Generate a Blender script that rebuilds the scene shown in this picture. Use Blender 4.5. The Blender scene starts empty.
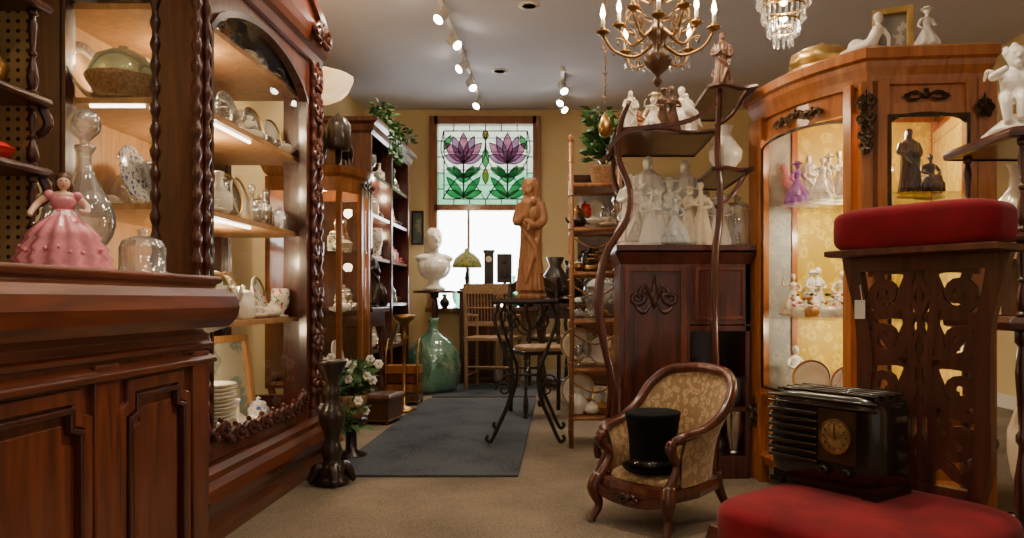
import bpy, math, random
from mathutils import Vector, Matrix
random.seed(11)
R=random.uniform
pi=math.pi
# ---------------------------------------------------------------- materials
def newmat(name):
    m=bpy.data.materials.new(name); m.use_nodes=True
    nt=m.node_tree; nt.nodes.clear()
    out=nt.nodes.new('ShaderNodeOutputMaterial')
    return m,nt,out
def L(nt,a,b): nt.links.new(a,b)
def ramp(nt,fac,cols):
    r=nt.nodes.new('ShaderNodeValToRGB'); e=r.color_ramp.elements
    e[0].position=cols[0][0]; e[0].color=(*cols[0][1],1)
    e[1].position=cols[-1][0]; e[1].color=(*cols[-1][1],1)
    for p,c in cols[1:-1]:
        n=e.new(p); n.color=(*c,1)
    L(nt,fac,r.inputs[0]); return r
def tex(nt,kind,scale,vec=(1,1,1),**kw):
    tc=nt.nodes.new('ShaderNodeTexCoord'); mp=nt.nodes.new('ShaderNodeMapping')
    mp.inputs['Scale'].default_value=vec
    L(nt,tc.outputs['Object'],mp.inputs[0])
    t=nt.nodes.new(kind); t.inputs['Scale'].default_value=scale
    for k,v in kw.items(): t.inputs[k].default_value=v
    L(nt,mp.outputs[0],t.inputs['Vector']); return t
def pbsdf(nt,out,col=None,rough=.5,metal=0,coat=0,spec=.5,trans=0,sheen=0,ior=1.45):
    b=nt.nodes.new('ShaderNodeBsdfPrincipled')
    if col: b.inputs['Base Color'].default_value=(*col,1)
    b.inputs['Roughness'].default_value=rough; b.inputs['Metallic'].default_value=metal
    b.inputs['Coat Weight'].default_value=coat; b.inputs['Coat Roughness'].default_value=.12
    b.inputs['Specular IOR Level'].default_value=spec
    b.inputs['Transmission Weight'].default_value=trans
    b.inputs['Sheen Weight'].default_value=sheen; b.inputs['IOR'].default_value=ior
    L(nt,b.outputs[0],out.inputs[0]); return b
def bump(nt,b,h,st=.3,d=.01):
    n=nt.nodes.new('ShaderNodeBump'); n.inputs['Strength'].default_value=st; n.inputs['Distance'].default_value=d
    L(nt,h,n.inputs['Height']); L(nt,n.outputs[0],b.inputs['Normal'])
def wood(name,c1,c2,rough=.32,coat=.35,vec=(9,9,.9)):
    m,nt,out=newmat(name); b=pbsdf(nt,out,None,rough,0,coat)
    t=tex(nt,'ShaderNodeTexNoise',2.2,vec,Detail=6.0,Distortion=1.6)
    r=ramp(nt,t.outputs[0],[(.3,c1),(.52,tuple((a+b_)/2 for a,b_ in zip(c1,c2))),(.72,c2)])
    L(nt,r.outputs[0],b.inputs['Base Color']); bump(nt,b,t.outputs[0],.12,.004); return m
def plain(name,col,rough=.5,metal=0,coat=0,var=.12,scale=12,bst=.0,sheen=0,spec=.5):
    m,nt,out=newmat(name); b=pbsdf(nt,out,None,rough,metal,coat,sheen=sheen,spec=spec)
    t=tex(nt,'ShaderNodeTexNoise',scale,Detail=4.0)
    r=ramp(nt,t.outputs[0],[(.3,tuple(c*(1-var) for c in col)),(.7,tuple(min(1,c*(1+var)) for c in col))])
    L(nt,r.outputs[0],b.inputs['Base Color'])
    if bst: bump(nt,b,t.outputs[0],bst,.006)
    return m
def floral(name,base,c1,c2,scale=34):
    m,nt,out=newmat(name); b=pbsdf(nt,out,None,.2,0,.3)
    t=tex(nt,'ShaderNodeTexNoise',scale,Detail=2.0)
    r=ramp(nt,t.outputs[0],[(.36,c1),(.42,base),(.58,base),(.64,c2)])
    L(nt,r.outputs[0],b.inputs['Base Color']); return m
def emit(name,col,st):
    m,nt,out=newmat(name); e=nt.nodes.new('ShaderNodeEmission'); e.inputs[0].default_value=(*col,1); e.inputs[1].default_value=st
    L(nt,e.outputs[0],out.inputs[0]); return m
def thinglass(name,tint=(1,1,1),gl=.09):
    m,nt,out=newmat(name); mx=nt.nodes.new('ShaderNodeMixShader')
    tr=nt.nodes.new('ShaderNodeBsdfTransparent'); tr.inputs[0].default_value=(*tint,1)
    g=nt.nodes.new('ShaderNodeBsdfGlossy'); g.inputs['Roughness'].default_value=.02
    lw=nt.nodes.new('ShaderNodeLayerWeight'); lw.inputs[0].default_value=.15
    ma=nt.nodes.new('ShaderNodeMath'); ma.operation='MULTIPLY_ADD'; ma.inputs[1].default_value=.5; ma.inputs[2].default_value=gl
    L(nt,lw.outputs['Fresnel'],ma.inputs[0]); L(nt,ma.outputs[0],mx.inputs[0]); L(nt,tr.outputs[0],mx.inputs[1]); L(nt,g.outputs[0],mx.inputs[2])
    L(nt,mx.outputs[0],out.inputs[0]); return m
def solidglass(name,tint,gl=.25,rough=.05,body=None,bw=.3,edge=.45):
    m,nt,out=newmat(name); mx=nt.nodes.new('ShaderNodeMixShader')
    tr=nt.nodes.new('ShaderNodeBsdfTransparent'); lw=nt.nodes.new('ShaderNodeLayerWeight'); lw.inputs[0].default_value=.55
    r=ramp(nt,lw.outputs['Facing'],[(0,tint),(1,tuple(c*edge for c in tint))]); L(nt,r.outputs[0],tr.inputs[0])
    g=nt.nodes.new('ShaderNodeBsdfGlossy'); g.inputs['Roughness'].default_value=rough
    ma=nt.nodes.new('ShaderNodeMath'); ma.operation='MULTIPLY_ADD'; ma.inputs[1].default_value=.5; ma.inputs[2].default_value=gl*.4
    L(nt,lw.outputs['Facing'],ma.inputs[0]); L(nt,ma.outputs[0],mx.inputs[0]); L(nt,tr.outputs[0],mx.inputs[1]); L(nt,g.outputs[0],mx.inputs[2])
    last=mx
    if body:
        d=nt.nodes.new('ShaderNodeBsdfDiffuse'); d.inputs[0].default_value=(*body,1); m2=nt.nodes.new('ShaderNodeMixShader'); m2.inputs[0].default_value=bw
        L(nt,mx.outputs[0],m2.inputs[1]); L(nt,d.outputs[0],m2.inputs[2]); last=m2
    L(nt,last.outputs[0],out.inputs[0]); return m
def brocade(name,c1,c2,scale=16,rough=.55):
    m,nt,out=newmat(name); b=pbsdf(nt,out,None,rough,0,0,sheen=.3)
    w=tex(nt,'ShaderNodeTexVoronoi',scale,(1,1,.8)); n=tex(nt,'ShaderNodeTexNoise',scale*1.5,Detail=3.0,Distortion=2.5)
    a=nt.nodes.new('ShaderNodeMath'); a.operation='ADD'; L(nt,w.outputs[0],a.inputs[0]); L(nt,n.outputs[0],a.inputs[1])
    r=ramp(nt,a.outputs[0],[(.62,c1),(.72,c2),(.9,c2),(1,c1)]); L(nt,r.outputs[0],b.inputs['Base Color']); bump(nt,b,a.outputs[0],.25,.003); return m

MAH=wood('mahogany',(.055,.011,.005),(.19,.046,.017))
MAHH=wood('mahogany_long_grain',(.055,.011,.005),(.19,.046,.017),.28,.45,(.9,9,9))
MAHR=wood('red_mahogany',(.040,.009,.006),(.125,.027,.015),.28,.45)
MAHD=wood('dark_mahogany',(.026,.006,.004),(.08,.019,.011),.28,.5)
FRET=wood('fretwork_mahogany',(.050,.015,.010),(.13,.040,.023),.4,.2)
WAL=wood('walnut',(.055,.022,.011),(.15,.06,.027))
HON=wood('honey_oak',(.28,.085,.018),(.50,.17,.040),.3,.4)
HON2=wood('satinwood',(.17,.055,.015),(.34,.125,.036),.3,.4)
LWD=wood('light_shelf_wood',(.30,.15,.055),(.48,.26,.11),.4,.1)
BLKW=wood('ebonised_wood',(.012,.008,.006),(.035,.02,.014),.3,.4)
STW=wood('carved_statue_wood',(.24,.10,.04),(.42,.20,.09),.5,.05)
POR=plain('white_porcelain',(.82,.79,.72),.18,0,.3,.05)
PORC=plain('cream_porcelain',(.70,.60,.45),.22,0,.3,.1)
GRYP=plain('grey_glazed_porcelain',(.50,.53,.55),.2,0,.3,.15)
FLOR=floral('floral_china',(.78,.74,.66),(.55,.10,.14),(.12,.28,.10))
BLUC=floral('blue_willow_china',(.75,.76,.76),(.05,.10,.35),(.08,.14,.42),50)
SKIN=plain('painted_skin_glaze',(.76,.48,.36),.3,0,.2,.03)
PINK=plain('pink_glaze',(.70,.24,.29),.25,0,.4,.2,25)
PURP=plain('purple_glaze',(.25,.09,.35),.3,0,.3,.3,30)
AMB=plain('amber_glaze',(.45,.20,.05),.25,0,.4,.3,30)
HAIRB=plain('brown_hair_glaze',(.10,.04,.02),.4)
BRZ=plain('dark_bronze',(.05,.034,.024),.38,.8,0,.3)
GILT=plain('gilt_bronze',(.55,.36,.12),.32,.9,0,.3)
BRS=plain('brass',(.42,.25,.09),.28,1,0,.25)
ABRS=plain('antique_brass',(.27,.15,.055),.32,.95,0,.3)
ORN=plain('ormolu_dark',(.055,.032,.016),.4,.6,0,.4,40)
IRON=plain('wrought_iron',(.035,.03,.026),.5,.6,0,.3)
SILV=plain('silver_plate',(.6,.58,.54),.2,1,0,.1)
BLK=plain('black_bakelite',(.009,.007,.006),.16,0,.35,.2)
FELT=plain('black_silk_felt',(.003,.003,.004),.8,0,0,.2,60,spec=.2)
REDV=plain('red_velvet',(.20,.003,.012),.9,0,0,.30,9,.4,.10,.2)
REDG=plain('red_glaze',(.7,.03,.02),.2,0,.5)
GRN=plain('leaf_green',(.03,.10,.022),.5,0,0,.5,20)
GRN2=plain('pale_leaf_green',(.07,.15,.05),.5,0,0,.4,20)
WHF=plain('white_petals',(.85,.83,.78),.5)
CANDLE=plain('candle_sleeve',(.85,.75,.55),.5)
BAMB=wood('bamboo_cane',(.20,.075,.025),(.38,.17,.065),.35,.2)
WICK=plain('wicker',(.30,.18,.09),.7,0,0,.4,90,.6)
PAPER=plain('paper_tag',(.8,.78,.7),.7)
CHAIRF=brocade('tapestry_upholstery',(.26,.15,.06),(.46,.31,.155),46)
GOLDB=brocade('gold_silk_brocade',(.55,.38,.018),(.74,.56,.06),22,.5)
GREYREFL=brocade('grey_painted_reflection',(.36,.38,.36),(.46,.47,.42),22,.4)  # bluish reflection in the vitrine's left glass, painted as a grey back panel
GLASS=thinglass('cabinet_glass',(.97,.98,.97),.045)
WGL=thinglass('window_glass',(1,1,1),.02)
CRY=solidglass('crystal',(.96,.97,.97),.45,.03,(.85,.88,.88),.10)
GREENG=solidglass('green_bottle_glass',(.74,.95,.85),.35,.03,(.34,.66,.50),.18,.6)
GDOME=solidglass('pale_green_glass',(.75,.92,.82),.3,.03,(.45,.66,.55),.22,.6)
BULB=emit('warm_bulb',(1,.70,.36),45)
STRIP=emit('led_strip',(1,.84,.62),10)
SPOTE=emit('spot_lens',(1,.90,.74),55)
def bowlmat():
    m,nt,out=newmat('alabaster_bowl_glass'); b=pbsdf(nt,out,(.8,.6,.36),.4)
    t=tex(nt,'ShaderNodeTexNoise',9,Detail=4.0,Distortion=1.0); r=ramp(nt,t.outputs[0],[(.35,(1,.50,.18)),(.65,(1,.78,.42))]); L(nt,r.outputs[0],b.inputs['Emission Color'])
    b.inputs['Emission Strength'].default_value=1.3; return m
ALAB=bowlmat()
TIFF=brocade('stained_shade_glass',(.30,.26,.05),(.07,.15,.05),30)
# ---------------------------------------------------------------- builder
def catmull(p,n):
    p=[Vector(q) for q in p]
    if n<=1 or len(p)<3: return p
    o=[]
    for i in range(len(p)-1):
        a=p[i-1] if i>0 else p[0]*2-p[1]; b=p[i]; c=p[i+1]; d=p[i+2] if i+2<len(p) else p[-1]*2-p[-2]
        for k in range(n):
            t=k/n
            o.append(.5*((2*b)+(c-a)*t+(2*a-5*b+4*c-d)*t*t+(3*b-a-3*c+d)*t**3))
    o.append(p[-1]); return o
def lerpn(r,n):
    if not hasattr(r,'__len__'): return [r]*n
    o=[]
    for i in range(n):
        t=i/(n-1)*(len(r)-1); k=min(int(t),len(r)-2); o.append(r[k]+(r[k+1]-r[k])*(t-k))
    return o
T=lambda x,y,z=0:Matrix.Translation((x,y,z))
RZ=lambda d:Matrix.Rotation(math.radians(d),4,'Z')
RX=lambda d:Matrix.Rotation(math.radians(d),4,'X')
class B:
    def __init__(s): s.V=[];s.F=[];s.MI=[];s.S=[];s.mats=[];s.M=Matrix()
    def add(s,vs,fs,mat,sm=False,M=None):
        if mat not in s.mats: s.mats.append(mat)
        k=s.mats.index(mat); o=len(s.V); X=s.M@M if M is not None else s.M
        s.V+=[X@Vector(v) for v in vs]
        for f in fs: s.F.append([i+o for i in f]); s.MI.append(k); s.S.append(sm)
    def box(s,x0,x1,y0,y1,z0,z1,mat,M=None):
        v=[(x,y,z) for z in (z0,z1) for x,y in ((x0,y0),(x1,y0),(x1,y1),(x0,y1))]
        s.add(v,[(3,2,1,0),(4,5,6,7),(0,1,5,4),(1,2,6,5),(2,3,7,6),(3,0,4,7)],mat,False,M)
    def quad(s,pts,mat,M=None): s.add(pts,[tuple(range(len(pts)))],mat,False,M)
    def lathe(s,prof,mat,c=(0,0,0),seg=20,sx=1,sy=1,M=None,fold=0,nf=6,sm=True,sub=0,caps=True):
        if sub: prof=[(max(0,p.x),p.y) for p in catmull([Vector((a,b,0)) for a,b in prof],sub)]
        v=[];f=[]
        for r,z in prof:
            for k in range(seg):
                a=2*pi*k/seg; rr=r*(1+fold*math.cos(nf*a))
                v.append((c[0]+rr*math.cos(a)*sx,c[1]+rr*math.sin(a)*sy,c[2]+z))
        n=len(prof)
        for i in range(n-1):
            for k in range(seg):
                k2=(k+1)%seg; f.append((i*seg+k,i*seg+k2,(i+1)*seg+k2,(i+1)*seg+k))
        if caps and prof[0][0]>1e-5: f.append(tuple(range(seg-1,-1,-1)))
        if caps and prof[-1][0]>1e-5: f.append(tuple((n-1)*seg+k for k in range(seg)))
        s.add(v,f,mat,sm,M)
    def shell(s,prof,mat,c=(0,0,0),seg=24,M=None,**k):
        inner=[(max(0,r-.004),z+.003) for r,z in reversed(prof)]
        s.lathe(list(prof)+inner,mat,c,seg,M=M,**k)
    def tube(s,pts,r,mat,seg=8,sub=0,fx=1,fy=1,M=None,up=None):
        p=catmull(pts,sub) if sub else [Vector(q) for q in pts]
        n=len(p); rr=lerpn(r,n); v=[];f=[]
        t=(p[1]-p[0]).normalized(); u=Vector((0,0,1)) if abs(t.z)<.9 else Vector((1,0,0))
        for i in range(n):
            t=((p[min(i+1,n-1)]-p[max(i-1,0)])).normalized()
            a=u.cross(t)
            if a.length<1e-6: a=Vector((1,0,0)).cross(t)
            a.normalize(); u2=t.cross(a).normalized(); u=u2
            for k in range(seg):
                an=2*pi*k/seg; v.append(p[i]+a*math.cos(an)*rr[i]*fx+u2*math.sin(an)*rr[i]*fy)
        for i in range(n-1):
            for k in range(seg):
                k2=(k+1)%seg; f.append((i*seg+k,i*seg+k2,(i+1)*seg+k2,(i+1)*seg+k))
        f.append(tuple(range(seg-1,-1,-1))); f.append(tuple((n-1)*seg+k for k in range(seg)))
        s.add(v,f,mat,True,M)
    def cush(s,c,h,mat,p=2.,M=None,nu=24,nv=12):
        v=[];f=[]
        pw=lambda x:math.copysign(abs(x)**(2/p),x)
        for i in range(nv+1):
            ph=-pi/2+pi*i/nv
            for k in range(nu):
                th=2*pi*k/nu
                v.append((c[0]+h[0]*pw(math.cos(ph))*pw(math.cos(th)),c[1]+h[1]*pw(math.cos(ph))*pw(math.sin(th)),c[2]+h[2]*pw(math.sin(ph))))
        for i in range(nv):
            for k in range(nu):
                k2=(k+1)%nu; f.append((i*nu+k,i*nu+k2,(i+1)*nu+k2,(i+1)*nu+k))
        s.add(v,f,mat,True,M)
    def ell(s,c,h,mat,M=None,nu=12,nv=8):
        if not hasattr(h,'__len__'): h=(h,h,h)
        s.cush(c,h,mat,2.,M,nu,nv)
    def prism(s,poly,y0,y1,mat,M=None):
        n=len(poly); v=[(a,y0,b) for a,b in poly]+[(a,y1,b) for a,b in poly]
        f=[tuple(range(n)),tuple(range(2*n-1,n-1,-1))]+[(i,(i+1)%n,n+(i+1)%n,n+i) for i in range(n)]
        s.add(v,f,mat,False,M)
    def prismz(s,poly,z0,z1,mat,M=None):
        n=len(poly); v=[(a,b,z0) for a,b in poly]+[(a,b,z1) for a,b in poly]
        f=[tuple(range(n-1,-1,-1)),tuple(range(n,2*n))]+[(i,(i+1)%n,n+(i+1)%n,n+i) for i in range(n)]
        s.add(v,f,mat,False,M)
    def ribbon(s,pts,w,y0,y1,mat,closed=False,M=None,sub=0):
        p=[Vector((a,b,0)) for a,b in pts]
        if closed: p=p+[p[0]]
        if sub: p=catmull(p,sub)
        n=len(p); ww=lerpn(w,n); v=[];f=[]
        for i in range(n):
            if closed and i in (0,n-1): d1=(p[1]-p[0]).normalized(); d0=(p[-1]-p[-2]).normalized()
            else:
                d0=(p[i]-p[max(i-1,0)]); d1=(p[min(i+1,n-1)]-p[i])
                d0=d0.normalized() if d0.length>1e-9 else d1.normalized(); d1=d1.normalized() if d1.length>1e-9 else d0
            t=(d0+d1); t=t.normalized() if t.length>1e-6 else d1
            nrm=Vector((-t.y,t.x,0)); k=1/max(.5,nrm.dot(Vector((-d1.y,d1.x,0))))
            a=p[i]+nrm*ww[i]*.5*k; b=p[i]-nrm*ww[i]*.5*k
            v+=[(a.x,y0,a.y),(b.x,y0,b.y),(b.x,y1,b.y),(a.x,y1,a.y)]
        for i in range(n-1):
            for k in range(4):
                k2=(k+1)%4; f.append((i*4+k,i*4+k2,i*4+4+k2,i*4+4+k))
        if not closed: f+=[(3,2,1,0),tuple((n-1)*4+k for k in range(4))]
        s.add(v,f,mat,False,M)
    def mould(s,path,prof,mat,closed=True,sm=False,M=None,capped=True):
        p=[Vector((a,b,0)) for a,b in path]; n=len(p); m=len(prof); v=[];f=[]
        for i in range(n):
            if closed or 0<i<n-1:
                d0=(p[i]-p[i-1]).normalized(); d1=(p[(i+1)%n]-p[i]).normalized()
            elif i==0: d0=d1=(p[1]-p[0]).normalized()
            else: d0=d1=(p[i]-p[i-1]).normalized()
            n0=Vector((d0.y,-d0.x,0)); n1=Vector((d1.y,-d1.x,0)); nn=(n0+n1).normalized(); k=1/max(.45,nn.dot(n1))
            for o,z in prof:
                q=p[i]+nn*o*k; v.append((q.x,q.y,z))
        for i in range(n if closed else n-1):
            j=(i+1)%n
            for k in range(m-1): f.append((i*m+k,j*m+k,j*m+k+1,i*m+k+1))
        if not closed and capped and m>2: f+=[tuple(range(m-1,-1,-1)),tuple((n-1)*m+k for k in range(m))]
        s.add(v,f,mat,sm,M)
    def leaf(s,c,d,l,w,mat):
        d=Vector(d).normalized(); a=d.cross(Vector((R(-1,1),R(-1,1),R(.2,1)))).normalized(); c=Vector(c); nn=a.cross(d)
        s.add([c,c+d*l*.45+a*w+nn*w*.3,c+d*l-nn*l*.15,c+d*l*.45-a*w+nn*w*.3,c+d*l*.5],[(0,1,4),(1,2,4),(2,3,4),(3,0,4)],mat,True)
    def mesh(s,name,origin=(0,0,0)):
        me=bpy.data.meshes.new(name); o=Vector(origin)
        me.from_pydata([v-o for v in s.V],[],s.F)
        for m in s.mats: me.materials.append(m)
        me.polygons.foreach_set('material_index',s.MI); me.polygons.foreach_set('use_smooth',s.S); me.update()
        import bmesh
        bm=bmesh.new(); bm.from_mesh(me); bmesh.ops.recalc_face_normals(bm,faces=bm.faces); bm.to_mesh(me); bm.free()
        return me
    def done(s,name,loc=(0,0,0),rot=0,bev=0,origin=(0,0,0),parent=None):
        me=s.mesh(name,origin); ob=bpy.data.objects.new(name,me); bpy.context.scene.collection.objects.link(ob)
        ob.location=Vector(loc)+Vector(origin); ob.rotation_euler=(0,0,math.radians(rot))
        if parent: ob.parent=parent
        if bev:
            b=ob.modifiers.new('bevel','BEVEL'); b.width=bev; b.segments=2; b.limit_method='ANGLE'; b.angle_limit=.7
        return ob
def spiral(cx,cz,r,turns,start,n=18,flip=1,rmin=.15):
    return [(cx+flip*r*(1-(1-rmin)*t/n)*math.cos(start+turns*2*pi*t/n),cz+r*(1-(1-rmin)*t/n)*math.sin(start+turns*2*pi*t/n)) for t in range(n+1)]
def carve(b,M,w,h,mat,d=.012):
    for f in (1,-1):
        pts=[(f*w*.05,-d*.3,-h*.1),(f*w*.2,-d,h*.25),(f*w*.34,-d,h*.05)]+[(x,-d*.8,z) for x,z in spiral(f*w*.38,-h*.05,h*.2,1.1,pi*.9,8,f)]
        b.tube(pts,[d*.8,d*1.1,d*.9,d*.5],mat,6,2,M=M)
        b.tube([(f*w*.08,-d*.5,-h*.2),(f*w*.2,-d,-h*.4),(f*w*.34,-d,-h*.36),(f*w*.47,-d*.3,-h*.12)],[d*.5,d,d*.3],mat,6,3,M=M)
        b.ell((f*w*.22,-d*.4,h*.12),(w*.09,d*.9,h*.14),mat,M)
    b.ell((0,-d*.5,0),(w*.08,d*1.3,h*.34),mat,M); b.ell((0,-d*.5,h*.38),(w*.05,d,h*.14),mat,M)
def ropepost(b,x,y,z0,z1,r,mat,amp=.35,pitch=.07):
    n=int((z1-z0)/.012); P=[(r*(1+amp*math.sin(2*pi*(z1-z0)*i/n/pitch)),z0+(z1-z0)*i/n) for i in range(n+1)]
    b.lathe(P,mat,(x,y,0),10)
def turned(b,x,y,z0,z1,r,mat,seg=14):
    h=z1-z0
    P=[(.7,0),(.9,.03),(.9,.06),(.5,.08),(.75,.12),(1,.2),(.8,.32),(.45,.42),(.4,.46),(.7,.48),(.7,.51),(.4,.53),(.55,.65),(.8,.8),(.55,.9),(.45,.92),(.85,.94),(.85,1)]
    b.lathe([(a*r,q*h) for a,q in P],mat,(x,y,z0),seg)
# ---------------------------------------------------------------- figures
def to_mesh(b,name,vox,sm=2):
    me=b.mesh('tmp_'+name); ob=bpy.data.objects.new('tmp',me); bpy.context.scene.collection.objects.link(ob)
    r=ob.modifiers.new('r','REMESH'); r.mode='VOXEL'; r.voxel_size=vox; r.use_smooth_shade=True
    s_=ob.modifiers.new('s','SMOOTH'); s_.iterations=sm; s_.factor=.5
    dg=bpy.context.evaluated_depsgraph_get(); dg.update()
    out=bpy.data.meshes.new_from_object(ob.evaluated_get(dg)); out.name=name
    for p in out.polygons: p.use_smooth=True
    bpy.data.objects.remove(ob); return out
def head(b,x,y,z,s,f=1,veil=False,hat=False,beard=False):
    m=POR
    b.ell((x,y,z),(s*.8,s*.95,s*1.15),m,None,16,12); b.ell((x,y-s*.95*f,z-s*.1),(s*.16,s*.25,s*.25),m)
    b.ell((x,y-s*.72*f,z-s*.75),(s*.35,s*.3,s*.3),m); b.ell((x,y+s*.3*f,z+s*.35),(s*.95,s*.95,s*.95),m)
    for q in (1,-1): b.ell((x+q*s*.35,y-s*.78*f,z+s*.32),(s*.22,s*.16,s*.10),m)
    b.tube([(x,y,z-s*.8),(x,y+s*.1,z-s*2)],[s*.42,s*.55],m)
    if beard:
        b.tube([(x,y-s*.7,z-s*.6),(x,y-s*.9,z-s*1.1),(x,y-s*.8,z-s*1.7)],[s*.5,s*.42,s*.15],m,10,3)
        for q in (1,-1): b.tube([(x+q*s*.5,y-s*.2,z+s*.9),(x+q*s*1.0,y,z+s*.1),(x+q*s*.85,y+s*.1,z-s*1.0),(x+q*s*.9,y,z-s*1.9)],[s*.4,s*.38,s*.4,s*.25],m,8,3)
    if veil: b.tube([(x,y+s*.3,z+s*.75),(x,y+s*.75,z+s*.1),(x,y+s*.7,z-s*1.2),(x,y+s*.8,z-s*2.8)],[s*.75,s*1.05,s*1.0,s*1.3],m,10,3)
    if hat: b.lathe([(s*2,0),(s*2.05,s*.15),(s*1,s*.35),(s*.9,s*.9),(0,s*1.1)],m,(x,y,z+s*.4),16)
    else: b.ell((x,y+s*.9*f,z+s*.5),(s*.6,s*.5,s*.6),m)
def f_lady(hat=False,up=True):
    b=B(); m=POR
    b.lathe([(.2,0),(.2,.025),(.26,.03),(.285,.07),(.25,.16),(.2,.28),(.13,.42),(.075,.52),(.06,.56),(0,.57)],m,seg=48,fold=.07,nf=10,sy=.85)
    b.lathe([(.215,.2),(.235,.17),(.215,.26),(.1,.45)],m,seg=48,fold=.1,nf=8)
    b.ell((0,0,.62),(.075,.058,.10),m); b.ell((0,-.03,.66),(.06,.045,.04),m); b.ell((0,0,.70),(.105,.05,.035),m)
    head(b,0,-.01,.845,.062,hat=hat)
    b.tube([(.1,0,.70),(.165,.0,.6),(.12,-.12,.55),(.06,-.15,.56)],[.033,.028,.02,.016],m,8,4)
    e=[(-.1,0,.70),(-.2,-.02,.66),(-.22,-.08,.78),(-.17,-.1,.85)] if up else [(-.1,0,.7),(-.18,.0,.58),(-.19,-.08,.5),(-.15,-.13,.46)]
    b.tube(e,[.033,.026,.02,.018],m,8,4)
    return to_mesh(b,'figurine_lady_mesh',.010)
def f_saint(child=False,slim=1,vox=.0105,beard=False):
    b=B(); m=POR; k=slim
    b.lathe([(.16*k,0),(.165*k,.03),(.12*k,.035),(.145*k,.06),(.130*k,.2),(.115*k,.4),(.11*k,.52),(.108*k,.58),(.125*k,.68),(.115*k,.76),(.06,.81),(0,.82)],m,seg=56,fold=.06,nf=9,sy=.8)
    for i in range(9):
        a=-pi/2+(i-4)*.36; b.tube([(.08*k*math.cos(a+.3),.075*k*math.sin(a+.3),.70),(.11*k*math.cos(a),.09*k*math.sin(a),.4),(.15*k*math.cos(a-.1),.125*k*math.sin(a-.1),.06)],[.007,.011,.014],m,6,3)
    b.tube([(-.12*k,-.0,.72),(-.06*k,-.09*k,.56),(.07*k,-.11*k,.42),(.13*k,-.06*k,.2)],[.02,.026,.02],m,8,4)
    b.tube([(.12*k,.0,.72),(.11*k,-.07*k,.5),(.05*k,-.12*k,.3),(-.02*k,-.125*k,.12)],[.018,.02,.016],m,8,4)
    head(b,0,-.015,.90,.052,veil=not beard,beard=beard)
    b.tube([(.105*k,0,.755),(.15*k,-.02,.62),(.08*k,-.11,.57),(.0,-.13,.62)],[.04,.036,.028,.017],m,8,4)
    b.tube([(-.105*k,0,.755),(-.15*k,-.03,.63),(-.09*k,-.11,.60),(-.02,-.13,.66)],[.04,.036,.028,.017],m,8,4)
    if child:
        b.ell((.06,-.11,.665),(.036,.034,.065),m); b.ell((.06,-.12,.76),(.03,.032,.036),m); b.tube([(.04,-.12,.6),(.02,-.15,.53)],[.018,.012],m)
    return to_mesh(b,'figurine_saint_mesh',vox,1 if beard else 2)
def f_seat():
    b=B(); m=POR
    b.lathe([(.3,0),(.31,.05),(.22,.1),(.2,.3),(.17,.38),(0,.4)],m,seg=32,fold=.08,nf=5)
    for f in (1,-1):
        b.tube([(f*.07,.05,.42),(f*.1,-.2,.44),(f*.09,-.26,.25),(f*.08,-.28,.1),(f*.08,-.34,.08)],[.075,.065,.045,.035,.03],m,10,4)
        b.tube([(f*.13,.02,.72),(f*.2,-.04,.58),(f*.12,-.18,.52)],[.042,.036,.025],m,8,4)
    b.lathe([(.14,.38),(.15,.44),(.09,.55),(.12,.68),(.13,.73),(.06,.77),(0,.78)],m,seg=24,sy=.75)
    head(b,0,-.03,.88,.07)
    b.lathe([(.26,.12),(.25,.3),(.18,.44),(.1,.5)],m,(0,-.08,0),40,fold=.1,nf=9)
    return to_mesh(b,'figurine_seated_mesh',.012)
def f_recline():
    b=B(); m=POR
    b.lathe([(.5,0),(.52,.04),(.42,.1),(.2,.14),(0,.15)],m,seg=32,sy=.45,fold=.06,nf=5)
    b.tube([(.42,0,.12),(.25,-.02,.16),(.1,0,.2),(-.05,0,.22)],[.05,.09,.12,.13],m,12,4)
    b.tube([(-.05,0,.22),(-.15,0,.36),(-.2,0,.5),(-.2,0,.56)],[.13,.11,.12,.06],m,12,4,fy=.8)
    b.tube([(-.12,-.08,.5),(-.02,-.12,.36),(.12,-.1,.3)],[.045,.04,.025],m,8,4)
    b.tube([(-.26,-.04,.5),(-.36,-.06,.34),(-.36,-.06,.16)],[.045,.04,.028],m,8,4)
    b.tube([(.0,-.06,.22),(.2,-.1,.34),(.32,-.08,.14)],[.09,.07,.045],m,10,4)
    head(b,-.2,-.03,.67,.085)
    return to_mesh(b,'figurine_reclining_mesh',.013)
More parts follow.
